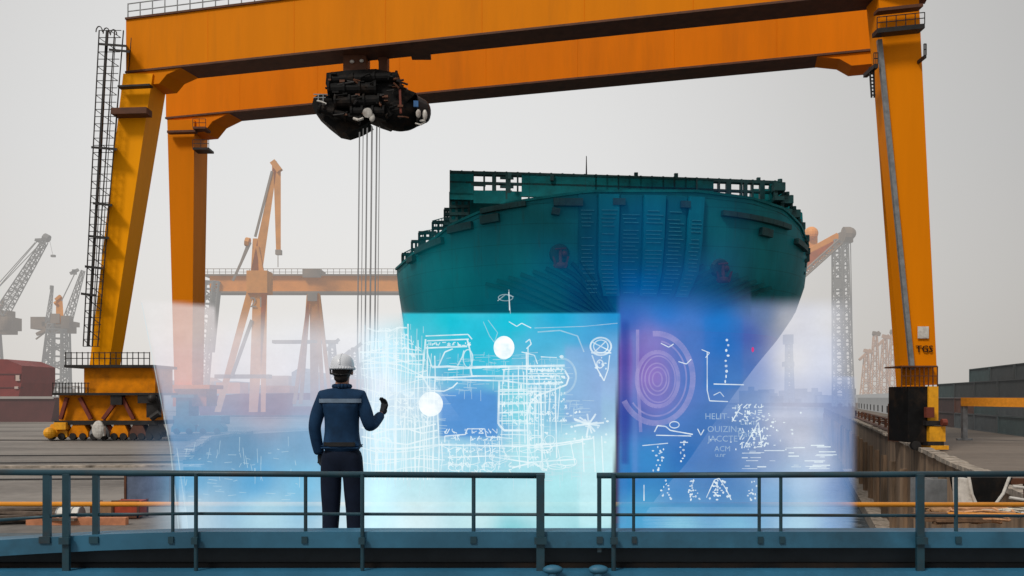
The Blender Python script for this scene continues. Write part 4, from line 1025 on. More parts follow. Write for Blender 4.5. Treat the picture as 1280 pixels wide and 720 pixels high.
# yellow pipe guard at the back of the walkway
g = thing('guard_pipe', 'orange guard pipe on short brackets along the far side of the walkway', 'pipe', (0,9.7,FZ))
mb = MB(); mb.tube((-9,9.7,zpx(630,9.7)),(9,9.7,zpx(631,9.7)),0.027,n=12); mb.build('pipe', M['pipe'], g, True)
mb = MB(); mb.tube(P(1185,642,9.72),P(1400,645,9.72),0.016,n=10); mb.build('lower_pipe', M['pipe'], g, True)
for px in (59,381,592,794,976,1150,1290):
    mb = MB(); mb.bar((P(px,0,9.7).x,9.7,FZ),(P(px,0,9.7).x,9.7,zpx(632,9.7)),0.03); mb.build('bracket', M['rail'], g)

# ------------------------------------------------------------------ the worker
cloth = mat('navy work cloth', (0.008,0.034,0.085), 0.85, var=0.35, scale=7, bump=0.7, spec=0.2)
cloth2 = mat('dark navy trouser cloth', (0.006,0.011,0.026), 0.88, var=0.3, scale=9, bump=0.25, spec=0.2)
band = mat('reflective grey tape', (0.15,0.21,0.29), 0.5, var=0.15, scale=20)
skinm = mat('skin', (0.35,0.17,0.11), 0.55, var=0.1, scale=8)
hairm = mat('dark hair', (0.012,0.009,0.008), 0.7, var=0.4, scale=30)
glovem = mat('dark work glove', (0.012,0.016,0.024), 0.8, var=0.3, scale=15)
helm = mat('white helmet shell', (0.62,0.65,0.70), 0.35, var=0.06, scale=6)
boot = mat('black boot leather', (0.01,0.01,0.011), 0.5, var=0.3, scale=10)
WD = 7.8; WX = P(427.5,0,WD).x
person = thing('person', 'worker in navy overalls and white helmet seen from behind, right hand raised', 'person', (WX,WD,FZ))
def skin(name, verts, edges, rads, m, sub=2, root=0):
    me = bpy.data.meshes.new(name); me.from_pydata([Vector(v) for v in verts], edges, []); me.update()
    o = bpy.data.objects.new(name, me); COL.objects.link(o)
    sk = o.modifiers.new('skin', 'SKIN')
    if not me.skin_vertices: print('NO SKIN LAYER')
    dat = me.skin_vertices[0].data
    for i, r_ in enumerate(rads):
        dat[i].radius = r_ if isinstance(r_, tuple) else (r_, r_); dat[i].use_root = (i == root)
    sk.use_smooth_shade = True
    ss = o.modifiers.new('sub', 'SUBSURF'); ss.levels = sub; ss.render_levels = sub
    dg = bpy.context.evaluated_depsgraph_get(); me2 = bpy.data.meshes.new_from_object(o.evaluated_get(dg))
    bpy.data.objects.remove(o)
    me2.materials.clear(); me2.materials.append(m)
    for p in me2.polygons: p.use_smooth = True
    ob = bpy.data.objects.new(name, me2); COL.objects.link(ob); ob.parent = person
    return ob
# body (continuous): pelvis, spine, neck, head, legs, arms
V = [(0,0,1.00),(0,0.0,1.16),(0,-0.01,1.36),(0,0.0,1.53),(0,0.01,1.62),(0,0.03,1.70),(0,0.035,1.79),
     (-0.10,0,0.94),(-0.10,0.01,0.52),(-0.11,-0.02,0.10),(-0.12,0.14,0.04),
     (0.10,0,0.94),(0.108,0.02,0.52),(0.118,-0.01,0.10),(0.13,0.15,0.04),
     (-0.16,0,1.49),(-0.225,-0.02,1.24),(-0.20,0.04,1.00),
     (0.16,0,1.49),(0.245,-0.02,1.235),(0.325,0.20,1.36)]
E = [(0,1),(1,2),(2,3),(3,4),(4,5),(5,6),(0,7),(7,8),(8,9),(9,10),(0,11),(11,12),(12,13),(13,14),(3,15),(15,16),(16,17),(3,18),(18,19),(19,20)]
RR = [(0.14,0.10),(0.125,0.09),(0.14,0.09),(0.07,0.06),(0.052,0.052),(0.075,0.085),(0.078,0.095),0.085,0.055,0.042,0.04,0.085,0.055,0.042,0.04,0.045,0.038,0.03,0.045,0.038,0.03]
body = skin('body', V, E, RR, skinm)
def addmesh(mb, name, m, parent=person, smooth=True):
    mb.v = [Vector(v)+Vector((WX,WD,FZ)) for v in mb.v]; return mb.build(name, m, parent, smooth)
mb = MB(); mb.ball((-0.083,0.03,1.73),0.012,0.022,0.032); mb.ball((0.083,0.03,1.73),0.012,0.022,0.032); addmesh(mb,'ear',skinm)
mb = MB(); mb.ball((0,0.135,1.72),0.014,0.022,0.025); addmesh(mb,'nose',skinm)
mb = MB(); mb.ball((-0.032,0.118,1.75),0.012); mb.ball((0.032,0.118,1.75),0.012); addmesh(mb,'eye',hairm)
mb = MB(); mb.ball((0,0.118,1.675),0.026,0.01,0.007); addmesh(mb,'mouth',mat('lips',(0.25,0.08,0.06)))
mb = MB(); mb.ball((0,-0.005,1.735),0.084,0.092,0.085,n=20,m=14); mb.ball((0,-0.035,1.675),0.066,0.05,0.045,n=16,m=10); addmesh(mb,'hair',hairm)
# jacket
JV = [(0,0,0.99),(0,0,1.08),(0,0,1.20),(0,-0.01,1.38),(0,-0.005,1.515),(0,0.0,1.585),
      (-0.16,0,1.505),(-0.212,-0.015,1.37),(-0.24,-0.025,1.24),(-0.225,0.01,1.10),(-0.205,0.04,0.99),
      (0.16,0,1.505),(0.212,-0.01,1.37),(0.25,-0.02,1.235),(0.285,0.08,1.285),(0.322,0.19,1.35)]
JE = [(0,1),(1,2),(2,3),(3,4),(4,5),(4,6),(6,7),(7,8),(8,9),(9,10),(4,11),(11,12),(12,13),(13,14),(14,15)]
JR = [(0.175,0.125),(0.168,0.125),(0.165,0.12),(0.185,0.13),(0.13,0.105),(0.075,0.07),0.078,0.07,0.06,0.055,0.05,0.078,0.07,0.06,0.053,0.045]
jk = skin('jacket', JV, JE, JR, cloth, root=2)
# trousers
TV = [(0,0,1.10),(0,0,1.01),(-0.088,0,0.90),(-0.10,0.01,0.72),(-0.10,0.02,0.50),(-0.105,0.0,0.28),(-0.11,-0.01,0.09),
      (0.088,0,0.90),(0.103,0.01,0.72),(0.108,0.025,0.50),(0.115,0.0,0.28),(0.12,-0.005,0.09)]
TE = [(0,1),(1,2),(2,3),(3,4),(4,5),(5,6),(1,7),(7,8),(8,9),(9,10),(10,11)]
TR = [(0.165,0.12),(0.17,0.125),(0.105,0.115),(0.098,0.102),(0.085,0.085),(0.075,0.075),(0.072,0.075),(0.105,0.115),(0.098,0.102),(0.085,0.085),(0.075,0.075),(0.072,0.075)]
skin('trousers', TV, TE, TR, cloth2, root=1)
# reflective tape and belt follow the back: slice rings of the jacket surface
def band_from(meobj, z0, z1, xlim, name, m, grow=0.006):
    me = meobj.data; vs = []; fs = []; idx = {}
    for p in me.polygons:
        c = p.center
        if z0 <= c.z <= z1 and abs(c.x) < xlim:
            f = []
            for vi in p.vertices:
                if vi not in idx: idx[vi] = len(vs); v = me.vertices[vi]; vs.append(v.co+v.normal*grow)
                f.append(idx[vi])
            fs.append(tuple(f))
    m2 = bpy.data.meshes.new(name); m2.from_pydata(vs, [], fs); m2.materials.append(m)
    for p in m2.polygons: p.use_smooth = True
    o = bpy.data.objects.new(name, m2); COL.objects.link(o); o.parent = meobj; return o
def shell_band(z0, z1, xh, y_of, name, m, parent):
    mb = MB(); n = 18
    for i in range(n):
        a, b = -xh+2*xh*i/n, -xh+2*xh*(i+1)/n
        mb.add([(a,y_of(a),z0),(b,y_of(b),z0),(b,y_of(b),z1),(a,y_of(a),z1),(a,y_of(a)+.01,z0),(b,y_of(b)+.01,z0),(b,y_of(b)+.01,z1),(a,y_of(a)+.01,z1)],[(0,1,2,3),(7,6,5,4),(0,3,7,4),(1,5,6,2),(3,2,6,7),(0,4,5,1)])
    return addmesh(mb, name, m, parent, False)
from mathutils.bvhtree import BVHTree
bv = BVHTree.FromPolygons([v.co for v in jk.data.vertices], [tuple(p.vertices) for p in jk.data.polygons])
def yback(zc):
    def f(x):
        h = bv.ray_cast(Vector((x,-2,zc)), Vector((0,1,0)))
        return (h[0].y if h[0] is not None else -0.05)-0.012
    return f
shell_band(1.455,1.49,0.185,yback(1.475),'reflective_tape',band,jk)
shell_band(1.075,1.11,0.138,yback(1.09),'belt',boot,jk)
mb = MB(); 
for i in range(16):
    a0, a1 = 2*math.pi*i/16, 2*math.pi*(i+1)/16
    mb.tube((0.07*math.cos(a0),0.065*math.sin(a0)+0.0,1.60),(0.07*math.cos(a1),0.065*math.sin(a1)+0.0,1.60),0.022,n=8)
addmesh(mb,'collar',cloth,jk)
# helmet: dome, brim, ridge, strap
mb = MB(); n, mm = 28, 10; vs = []; fs = []
c0 = Vector((0,0.02,1.775))
for j in range(mm+1):
    t = math.pi/2*j/mm; rr_ = math.cos(t)**0.75 if j<mm else 0.0; z = math.sin(t)
    for i in range(n):
        u = 2*math.pi*i/n; vs.append(c0+Vector((0.104*rr_*math.cos(u), 0.132*rr_*math.sin(u), 0.112*z)))
for j in range(mm):
    for i in range(n): fs.append((j*n+i, j*n+(i+1)%n, (j+1)*n+(i+1)%n, (j+1)*n+i))
mb.add(vs, fs); hl = addmesh(mb,'helmet',helm)
mb = MB()
for i in range(n):
    u0, u1 = 2*math.pi*i/n, 2*math.pi*(i+1)/n
    def rim(u, k): 
        e = 0.03+0.05*max(0,math.sin(u))**2; return c0+Vector(((0.102+k*e*0.35)*math.cos(u),(0.130+k*e)*math.sin(u),-0.008*k))
    mb.box8([rim(u0,0)+Vector((0,0,-0.02)),rim(u1,0)+Vector((0,0,-0.02)),rim(u1,1)+Vector((0,0,-0.02)),rim(u0,1)+Vector((0,0,-0.02))],[rim(u0,0),rim(u1,0),rim(u1,1),rim(u0,1)])
addmesh(mb,'brim',helm,hl)
mb = MB(); pts = [c0+Vector((0,math.copysign(0.131*abs(math.cos(t))**0.8, math.cos(t)),0.116*math.sin(t))) for t in [math.pi*(0.06+0.88*i/24) for i in range(25)]]
mb.path([p_-Vector((0,0,0.006)) for p_ in pts],0.008); addmesh(mb,'ridge',helm,hl)
mb = MB(); mb.path([(-0.105,0.0,1.765),(-0.085,-0.075,1.71),(0,-0.105,1.70),(0.085,-0.075,1.71),(0.105,0.0,1.765)],0.008); addmesh(mb,'headband',boot,hl)
# gloved hands with fingers
def hand(wr, dirv, side, curl, name='glove'):
    wr = Vector(wr); d = Vector(dirv).normalized(); s = Vector(side).normalized(); pn = d.cross(s).normalized()
    vs = [wr-d*0.03, wr+d*0.02, wr+d*0.075]; es = [(0,1),(1,2)]; rs = [0.030,(0.036,0.024),(0.040,0.022)]
    for k, (off, ln) in enumerate(((-0.032,0.066),(-0.011,0.078),(0.011,0.074),(0.032,0.058))):
        p = wr+d*0.085+s*off; dd_ = d.copy(); prev = 2
        vs.append(p); es.append((2,len(vs)-1)); rs.append(0.011); prev = len(vs)-1
        for j, f in enumerate((0.45,0.32,0.25)):
            dd_ = (dd_*math.cos(curl)+pn*math.sin(curl)).normalized(); p = p+dd_*ln*f
            vs.append(p); es.append((prev,len(vs)-1)); rs.append(0.010-0.001*j); prev = len(vs)-1
    p = wr+d*0.03-s*0.03; vs.append(p); es.append((1,len(vs)-1)); rs.append(0.014); pr = len(vs)-1
    for j in range(2):
        p = p+(d*0.7-s*0.6+pn*0.45).normalized()*0.032; vs.append(p); es.append((pr,len(vs)-1)); rs.append(0.011-0.001*j); pr = len(vs)-1
    return skin(name, vs, es, rs, glovem, sub=1, root=1)
hand((0.328,0.205,1.365),(0.2,0.3,0.9),(-0.75,0.6,0.1),0.85)
hand((-0.20,0.045,0.985),(0.05,0.12,-1),(0.25,-1,0),-0.35)
for sx, x, y in ((-1,-0.113,0.0),(1,0.124,0.01)):
    mb = MB(); mb.ball((x,y+0.045,0.055),0.052,0.135,0.055); mb.ball((x,y-0.01,0.10),0.05,0.062,0.075); mb.box(x-0.045,x+0.045,y-0.075,y+0.165,0.0,0.03); addmesh(mb,'boot',boot)

# ------------------------------------------------------------------ holographic screens
def holo_mat(name, strength=1.0):
    m, nt, out = new_mat(name); N, L = nt.nodes, nt.links
    at = N.new('ShaderNodeAttribute'); at.attribute_name = 'glow'
    tc = N.new('ShaderNodeTexCoord')
    n1 = N.new('ShaderNodeTexNoise'); n1.inputs['Scale'].default_value = 3.0; n1.inputs['Detail'].default_value = 8; n1.inputs['Roughness'].default_value = 0.65
    mp = N.new('ShaderNodeMapping'); mp.inputs['Scale'].default_value = (1.0,1,1.6); L.new(tc.outputs['Object'], mp.inputs[0]); L.new(mp.outputs[0], n1.inputs['Vector'])
    n2 = N.new('ShaderNodeTexNoise'); n2.inputs['Scale'].default_value = 26.0; n2.inputs['Detail'].default_value = 3; L.new(tc.outputs['Object'], n2.inputs['Vector'])
    ad = N.new('ShaderNodeMath'); ad.operation = 'MULTIPLY_ADD'; L.new(n2.outputs[0], ad.inputs[0]); ad.inputs[1].default_value = 0.3; L.new(n1.outputs[0], ad.inputs[2])
    mr = N.new('ShaderNodeMapRange'); mr.inputs[1].default_value = 0.42; mr.inputs[2].default_value = 0.88; mr.inputs[3].default_value = 0.93; mr.inputs[4].default_value = 1.08; L.new(ad.outputs[0], mr.inputs[0])
    ms = N.new('ShaderNodeMath'); ms.operation = 'MULTIPLY'; L.new(mr.outputs[0], ms.inputs[0]); ms.inputs[1].default_value = strength
    em = N.new('ShaderNodeEmission'); L.new(at.outputs['Color'], em.inputs[0]); L.new(ms.outputs[0], em.inputs[1])
    tr_ = N.new('ShaderNodeBsdfTransparent'); L.new(at.outputs['Alpha'], tr_.inputs[0])
    s = N.new('ShaderNodeAddShader'); L.new(em.outputs[0], s.inputs[0]); L.new(tr_.outputs[0], s.inputs[1]); L.new(s.outputs[0], out.inputs[0])
    return m
HM = holo_mat('projected light film')
def sstep(a, b, x):
    t = max(0.0, min(1.0, (x-a)/(b-a))); return t*t*(3-2*t)
def idw(ctrl, x, y, k=2.6):
    sw = 0; acc = [0,0,0,0]
    for (cx, cy, c, T) in ctrl:
        w_ = 1.0/(((x-cx)**2+(y-cy)**2)+420.0)**(k/2)
        sw += w_; l = lin(c)
        for i in range(3): acc[i] += l[i]*w_
        acc[3] += T*w_
    return [a/sw for a in acc]
def film(parent, name, x0, x1, y0, y1, d, ctrl, mask, step=3.5, k=3.4, rects=()):
    nx, ny = int((x1-x0)/step), int((y1-y0)/step); vs = []; cols = []
    for j in range(ny+1):
        for i in range(nx+1):
            x = x0+(x1-x0)*i/nx; y = y0+(y1-y0)*j/ny
            vs.append(P(x,y,d)-parent.location); c = idw(ctrl,x,y,k); mk = mask(x,y)
            for (rx0,rx1,ry0,ry1,rc,ra) in rects:
                f_ = ra*sstep(rx0-3,rx0+3,x)*(1-sstep(rx1-3,rx1+3,x))*sstep(ry0-5,ry0+8,y)*(1-sstep(ry1-3,ry1+3,y)); rl_ = lin(rc); c = [c[q]*(1-f_)+rl_[q]*f_ for q in range(3)]+[c[3]]
            cols += [c[0]*mk, c[1]*mk, c[2]*mk, 1-(1-c[3])*mk]
    fs = [(j*(nx+1)+i, j*(nx+1)+i+1, (j+1)*(nx+1)+i+1, (j+1)*(nx+1)+i) for j in range(ny) for i in range(nx)]
    me = bpy.data.meshes.new(name); me.from_pydata(vs, [], fs)
    ca = me.color_attributes.new('glow', 'FLOAT_COLOR', 'POINT'); ca.data.foreach_set('color', cols)
    me.materials.append(HM); o = bpy.data.objects.new(name, me); COL.objects.link(o); o.parent = parent; return o
def ink(name, c, st, alpha=1.0):
    m, nt, out = new_mat(name); N, L = nt.nodes, nt.links
    em = N.new('ShaderNodeEmission'); em.inputs[0].default_value = (*c,1); em.inputs[1].default_value = st
    n = N.new('ShaderNodeTexNoise'); n.inputs['Scale'].default_value = 9; tc = N.new('ShaderNodeTexCoord'); L.new(tc.outputs['Object'], n.inputs['Vector'])
    mr = N.new('ShaderNodeMapRange'); mr.inputs[1].default_value = 0.35; mr.inputs[2].default_value = 0.65; mr.inputs[3].default_value = alpha*0.6; mr.inputs[4].default_value = alpha; L.new(n.outputs[0], mr.inputs[0])
    tr_ = N.new('ShaderNodeBsdfTransparent'); mx = N.new('ShaderNodeMixShader'); L.new(mr.outputs[0], mx.inputs[0]); L.new(tr_.outputs[0], mx.inputs[1]); L.new(em.outputs[0], mx.inputs[2]); L.new(mx.outputs[0], out.inputs[0])
    return m
INK = ink('white projected line', (0.86,0.97,1.0), 1.0, 0.85)
INK2 = ink('faint projected line', (0.72,0.92,1.0), 0.85, 0.5)
INKP = ink('violet projected line', (0.62,0.55,0.95), 0.75, 0.45)
DOT = ink('white touch point', (0.95,1.0,1.0), 1.05, 1.0)
class Pen:
    """draws flat ribbons on a screen plane d metres ahead"""
    def __init__(s, d): s.d = d; s.mb = MB(); s.k = 1.0
    def line(s, a, b, w_=1.4):
        a = Vector((a[0],a[1])); b = Vector((b[0],b[1])); t = b-a
        if t.length < 1e-4: return
        n = Vector((-t.y,t.x)).normalized()*w_*s.k/2
        q = [a-n, b-n, b+n, a+n]; s.mb.add([P(p.x,p.y,s.d) for p in q], [(0,1,2,3)])
    def poly(s, pts, w_=1.4, close=False):
        pts = list(pts)+([pts[0]] if close else [])
        for a, b in zip(pts[:-1], pts[1:]): s.line(a, b, w_)
    def ell(s, cx, cy, rx, ry, w_=1.3, a0=0, a1=360, n=36):
        s.poly([(cx+rx*math.cos(R(a0+(a1-a0)*i/n)), cy+ry*math.sin(R(a0+(a1-a0)*i/n))) for i in range(n+1)], w_)
    def disc(s, cx, cy, rx, ry, n=32):
        s.mb.add([P(cx+rx*math.cos(2*math.pi*i/n), cy+ry*math.sin(2*math.pi*i/n), s.d) for i in range(n)], [tuple(range(n))])
    def glyphs(s, x0, x1, y0, y1, rw, cw, w_=1.1, r_=None, fill=0.8):
        y = y0
        while y < y1:
            x = x0
            while x < x1:
                if r_.random() < fill:
                    h = rw*0.62; c = cw*0.75
                    q = [(x,y),(x+c,y),(x+c,y+h),(x,y+h),(x+c/2,y),(x+c/2,y+h),(x,y+h/2),(x+c,y+h/2)]
                    for _ in range(r_.choice((2,3,3,4))):
                        a, b = r_.sample(q, 2); s.line(a, b, w_)
                x += cw*r_.uniform(0.9,1.2)
            y += rw
    def build(s, name, m, parent): return s.mb.build(name, m, parent)
rg = random.Random(33)
# left screen: milky veil
sl = thing('hologram_screen', 'milky translucent projected screen, leftmost, left of the worker', 'hologram screen', P(340,672,9.45))
LC = [(180,380,(165,163,163),.55),(240,400,(186,178,176),.48),(330,400,(176,177,180),.5),(430,400,(180,182,186),.5),(505,400,(178,186,192),.5),
      (240,470,(190,176,178),.45),(330,460,(178,176,184),.48),(430,450,(178,180,188),.48),(500,450,(178,190,200),.5),
      (240,515,(130,150,178),.5),(330,510,(150,150,172),.5),(430,510,(160,165,190),.45),(230,555,(90,135,175),.5),(300,560,(100,145,180),.45),(380,560,(120,165,200),.4),
      (235,600,(90,170,215),.4),(320,605,(80,165,215),.4),(380,600,(120,190,225),.4),(240,640,(190,215,228),.3),(330,640,(180,218,232),.3),(440,640,(200,225,235),.3),(500,560,(170,210,228),.4),(180,600,(60,90,130),.8),(160,640,(30,60,90),.9)]
def lmask(x, y):
    xe = 176+(y-375)*0.20 if y<560 else 213+(y-560)*0.1
    m1 = sstep(xe-1.5, xe+5, x); 
    if y > 520: m1 = max(m1, 0.55*sstep(xe-60, xe, x)*sstep(520,600,y))
    ytop = 374+(x-176)*0.085 if x < 280 else 383
    return m1*sstep(ytop-3, ytop+(6 if x<270 else 45), y)*(1-sstep(478,528,x))
film(sl,'light_film',130,530,360,671,9.45,LC,lmask)
pen = Pen(9.43)
pen.line((177,378),(213,560),1.2); pen.line((213,560),(224,668),1.6); pen.line((221,560),(236,668),1.2)
for i in range(26):
    x = rg.uniform(225,380); y = rg.uniform(545,600); pen.line((x,y),(x+rg.uniform(-3,3),y+rg.uniform(4,22)),0.8)
for i in range(40):
    x = rg.uniform(225,370); y = rg.uniform(560,625); pen.line((x,y),(x+rg.uniform(3,12),y+rg.uniform(-1.5,1.5)),0.8)
tag(pen.build('edge_line', INK2, sl), None, None, kind='stuff')
# centre screen: cyan schematic
sc = thing('hologram_screen', 'bright cyan projected screen with white schematic drawings right of the worker', 'hologram screen', P(610,672,9.2))
CC = [(455,390,(150,175,185),.6),(470,440,(165,205,220),.45),(480,480,(216,222,232),.3),(500,510,(205,222,234),.2),(475,540,(200,228,238),.3),(520,535,(188,226,238),.15),(470,620,(190,232,242),.25),
      (510,398,(0,186,205),.2),(560,400,(0,196,214),.15),(640,400,(10,192,216),.15),(700,398,(0,168,212),.15),(765,397,(0,138,200),.15),
      (530,440,(30,190,212),.15),(600,430,(30,192,218),.1),(680,430,(70,180,220),.1),(740,425,(60,165,218),.1),(765,440,(120,170,220),.15),
      (515,460,(120,205,222),.15),(560,470,(70,180,220),.1),(620,480,(110,200,226),.1),(700,470,(140,205,228),.1),(760,480,(150,180,222),.1),
      (540,500,(190,210,228),.1),(575,510,(88,150,212),.1),(600,500,(82,144,210),.1),(590,535,(84,150,214),.1),(615,525,(84,150,214),.1),(650,510,(150,222,234),.1),(700,510,(120,180,218),.1),(750,520,(150,190,224),.1),
      (520,560,(192,232,242),.1),(580,565,(176,228,240),.1),(650,560,(178,232,240),.1),(720,560,(195,238,243),.1),(765,560,(205,240,246),.1),
      (520,610,(190,232,240),.1),(600,610,(165,224,234),.1),(700,610,(172,230,236),.1),(760,610,(180,232,240),.1),(520,645,(218,240,244),.12),(600,645,(205,236,240),.12),(660,632,(190,232,238),.12),(640,664,(120,200,210),.1),(740,640,(185,230,236),.12),(740,664,(140,208,218),.1)]
def cmask(x, y):
    le = sstep(438, 472, x) if y > 440 else sstep(500-(y-388)*0.2,506,x)*1.0 if y<425 else 1.0
    if y <= 440: le = max(sstep(500,506,x), sstep(385,445,y)*sstep(440,475,x))
    xr = 774-(y-392)*0.035
    return le*(1-sstep(xr-1,xr+2,x))*sstep(389.5,393,y+ (0 if x>500 else 0))
film(sc,'light_film',436,780,384,671,9.2,CC,cmask,3.0,rects=((550,622,488,546,(84,146,212),0.9),(706,752,432,528,(138,172,220),0.6),(626,660,478,530,(120,214,226),0.5),(724,770,548,660,(200,240,246),0.6),(560,640,396,470,(20,190,216),0.5)))
pen = Pen(9.17); pen.k = 1.2
# platform / tower schematic right
pen.poly([(588,459),(706,457)],2.4); pen.poly([(588,459),(590,470),(700,470)],1.6); pen.poly([(560,462),(620,458)],1.6); pen.poly([(545,474),(630,476),(660,480),(704,478)],1.6)
pen.poly([(706,463),(711,472),(708,481),(690,488),(672,494),(662,505),(659,520),(660,560)],1.8)
pen.poly([(624,476),(623,530),(630,538),(660,538)],2.2); pen.poly([(630,462),(629,480)],1.6); pen.line((658,440),(660,585),1.5); pen.line((676,490),(678,588),1.8)
for y in (487,493,505,516,526): pen.line((624,y),(660,y+rg.uniform(-1,1)),1.4)
for x in (636,648): pen.line((x,458),(x,500),1.0)
for x in range(664,706,6): pen.line((x,482),(x-1+rg.uniform(-2,2),515+rg.uniform(-4,14)),1.1)
for y in (462,467,474,480,486): pen.line((660,y),(706-(y-462)*0.4,y),1.0)
for k in range(20):     # wavy vessel frames at the left
    x = 455+k*4.6; yb = 412+abs(k-8)*2.2+rg.uniform(-6,10)
    pen.poly([(x+rg.uniform(-2,2), yb+(600-yb)*j/6) for j in range(7)], rg.choice((0.7,0.9,1.3)))
for k in range(15):
    y = 412+k*12.5; x0 = 452+max(0,(430-y))*0.4; x1 = 505+min(42,(y-405)*0.5)
    pen.poly([(x0+(x1-x0)*j/5, y+rg.uniform(-2.5,2.5)+4*math.sin(j+k)) for j in range(6)], rg.choice((0.7,1.0,1.5)))
for k in range(9):
    pen.poly([(552+k*9,552+rg.uniform(-4,4)),(553+k*9,574),(551+k*9,590+rg.uniform(-4,4))],rg.choice((0.6,1.0)))
pen.poly([(556,553),(556,545),(582,543),(584,536),(606,536),(608,546),(640,548)],1.2)
for k in range(9):      # deck frames of the tower drawing
    y = 462+k*13.5; pen.poly([(626+rg.uniform(-2,2),y),(650,y+rg.uniform(-2,2)),(690-k*2,y+rg.uniform(-3,3))],rg.choice((0.6,0.9,1.4)))
for k in range(11): pen.line((628+k*6.6,462+rg.uniform(0,20)),(628+k*6.6+rg.uniform(-2,2),560+rg.uniform(-14,28)),rg.choice((0.5,0.8,1.2)))
for k in range(10): pen.poly([(548+k*17,560+rg.uniform(-6,6)),(560+k*17,556+rg.uniform(-6,6)),(566+k*17,580+rg.uniform(-6,6)),(550+k*17,582)],rg.choice((0.6,1.0)))
for k in range(12): pen.ell(rg.uniform(560,720),rg.uniform(545,590),rg.uniform(4,13),rg.uniform(3,7),rg.choice((0.5,0.8)))
# ship-like outline, left (ladder block)
pen.poly([(532,424),(528,470),(538,488)],1.8); pen.poly([(532,420),(585,418),(590,424)],1.2); pen.poly([(534,426),(586,424)],1.4); pen.line((532,435),(584,433),1.6)
pen.poly([(540,459),(560,458),(590,460)],2.2); pen.poly([(520,471),(560,472),(596,470)],1.8); pen.poly([(535,488),(555,489),(566,484),(572,478)],1.4)
pen.poly([(584,424),(588,440),(590,458)],1.6); pen.poly([(548,458),(556,440),(566,436)],1.4); pen.poly([(572,457),(578,446),(580,438)],1.4); pen.poly([(534,440),(540,459)],1.2)
pen.ell(585,448,6,11,1.1)
# bottom left vessel grid
for i in range(7): pen.line((470+i*12,520+rg.uniform(-6,6)),(470+i*12+rg.uniform(-2,2),592),1.3)
pen.poly([(465,543),(490,536),(520,536),(545,530)],1.6); pen.poly([(462,560),(500,561),(550,556)],2.0); pen.poly([(468,575),(520,573),(556,575)],1.2); pen.ell(480,556,10,9,1.5); pen.poly([(547,515),(549,560),(548,595)],1.4)
# hull curves along the base
pen.poly([(550,556),(600,557),(650,558),(700,554),(740,548)],1.6); pen.poly([(560,572),(610,570),(660,578),(720,574)],1.4); pen.poly([(640,585),(665,578),(684,588)],1.6); pen.poly([(660,560),(690,558),(728,552)],1.2)
for x in (728,742,752): pen.line((x,545),(x+2,590),1.2)
pen.line((450,440),(530,443),1.6); pen.line((455,455),(532,450),1.2); pen.poly([(452,450),(500,456),(528,470)],1.4)
for x in (482,496,510): pen.line((x,400+rg.uniform(0,20)),(x+rg.uniform(-2,2),520),1.2)
pen.glyphs(534,584,428,434,6,6,1.0,rg)
pen.glyphs(628,658,480,530,11,7,1.0,rg,0.7); pen.glyphs(662,704,460,482,8,6,1.1,rg,0.9); pen.glyphs(662,684,490,580,8,6,1.0,rg,0.75)
pen.glyphs(684,706,490,530,8,6,0.9,rg,0.5)
pen.glyphs(462,536,490,528,9,8,1.0,rg,0.7); pen.glyphs(556,636,536,552,9,8,0.9,rg,0.6); pen.glyphs(560,640,560,590,9,9,0.9,rg,0.7)
pen.glyphs(455,520,410,448,8,9,0.9,rg,0.5)
# flower-like burst
for i in range(16):
    a = rg.uniform(0,2*math.pi); pen.line((736,530),(736+math.cos(a)*rg.uniform(8,22),530+math.sin(a)*rg.uniform(6,16)),1.8)
for i in range(26):
    pen.disc(rg.uniform(705,760),rg.uniform(508,556),rg.uniform(0.7,2.0),rg.uniform(0.7,1.6))
# small mast at 635,375-395 and 660,430
pen.line((636,365),(637,388),1.0)
pen.poly([(657,428),(662,424),(664,430),(658,436)],1.2); pen.line((660,434),(660,462),1.2); pen.poly([(652,440),(668,444),(672,455)],1.1)
pen.line((676,446),(696,447),1.0); pen.disc(702,446,2.5,2.2)
pen.poly([(636,402),(646,408),(652,404),(664,410)],1.0)
# round badge upper right with tapering tail
pen.ell(751,433,13,11,1.8); pen.ell(751,433,9,8,1.2); pen.line((741,428),(761,438),1.2); pen.line((743,440),(758,426),1.2); pen.line((739,441),(764,441),1.6)
pen.poly([(740,444),(746,460),(755,476)],1.4); pen.poly([(762,444),(760,462),(755,476)],1.2); pen.ell(750,455,4,5,1.3)
for i in range(10): pen.disc(744+rg.uniform(0,14),446+rg.uniform(0,24),rg.uniform(0.8,2),rg.uniform(0.8,2))
tag(pen.build('schematic_drawing', INK, sc), None, None, kind='stuff')
pen = Pen(9.18)
for i in range(900):
    x = rg.uniform(455,730); y = rg.uniform(440,600)
    if 552<x<622 and 490<y<548: continue
    if x>700 and y<500: continue
    if rg.random()<0.6: pen.line((x,y),(x+rg.uniform(4,20),y+rg.uniform(-1,1)),rg.uniform(0.5,1.2))
    else: pen.line((x,y),(x+rg.uniform(-1,1),y+rg.uniform(4,18)),rg.uniform(0.5,1.1))
for i in range(150):
    x = rg.uniform(450,535); y = rg.uniform(405,600); pen.line((x,y),(x+rg.uniform(-1.5,1.5),y+rg.uniform(5,26)),rg.uniform(0.6,1.3))
pen.ell(702,470,18,22,2.5,-90,90); pen.poly([(672,415),(700,413),(722,420),(730,440)],1.6); pen.poly([(668,410),(730,408),(772,404)],1.0)
pen.poly([(604,402),(612,420),(618,428),(622,416),(610,400)],1.0)
tag(pen.build('faint_drawing', INK2, sc), None, None, kind='stuff')
pen = Pen(9.15); pen.disc(630,434.5,13,14.5); pen.build('touch_point', DOT, sc)
pen = Pen(9.15); pen.disc(538.5,505,15.2,15.5); pen.build('touch_point', DOT, sc)
pen = Pen(9.16)
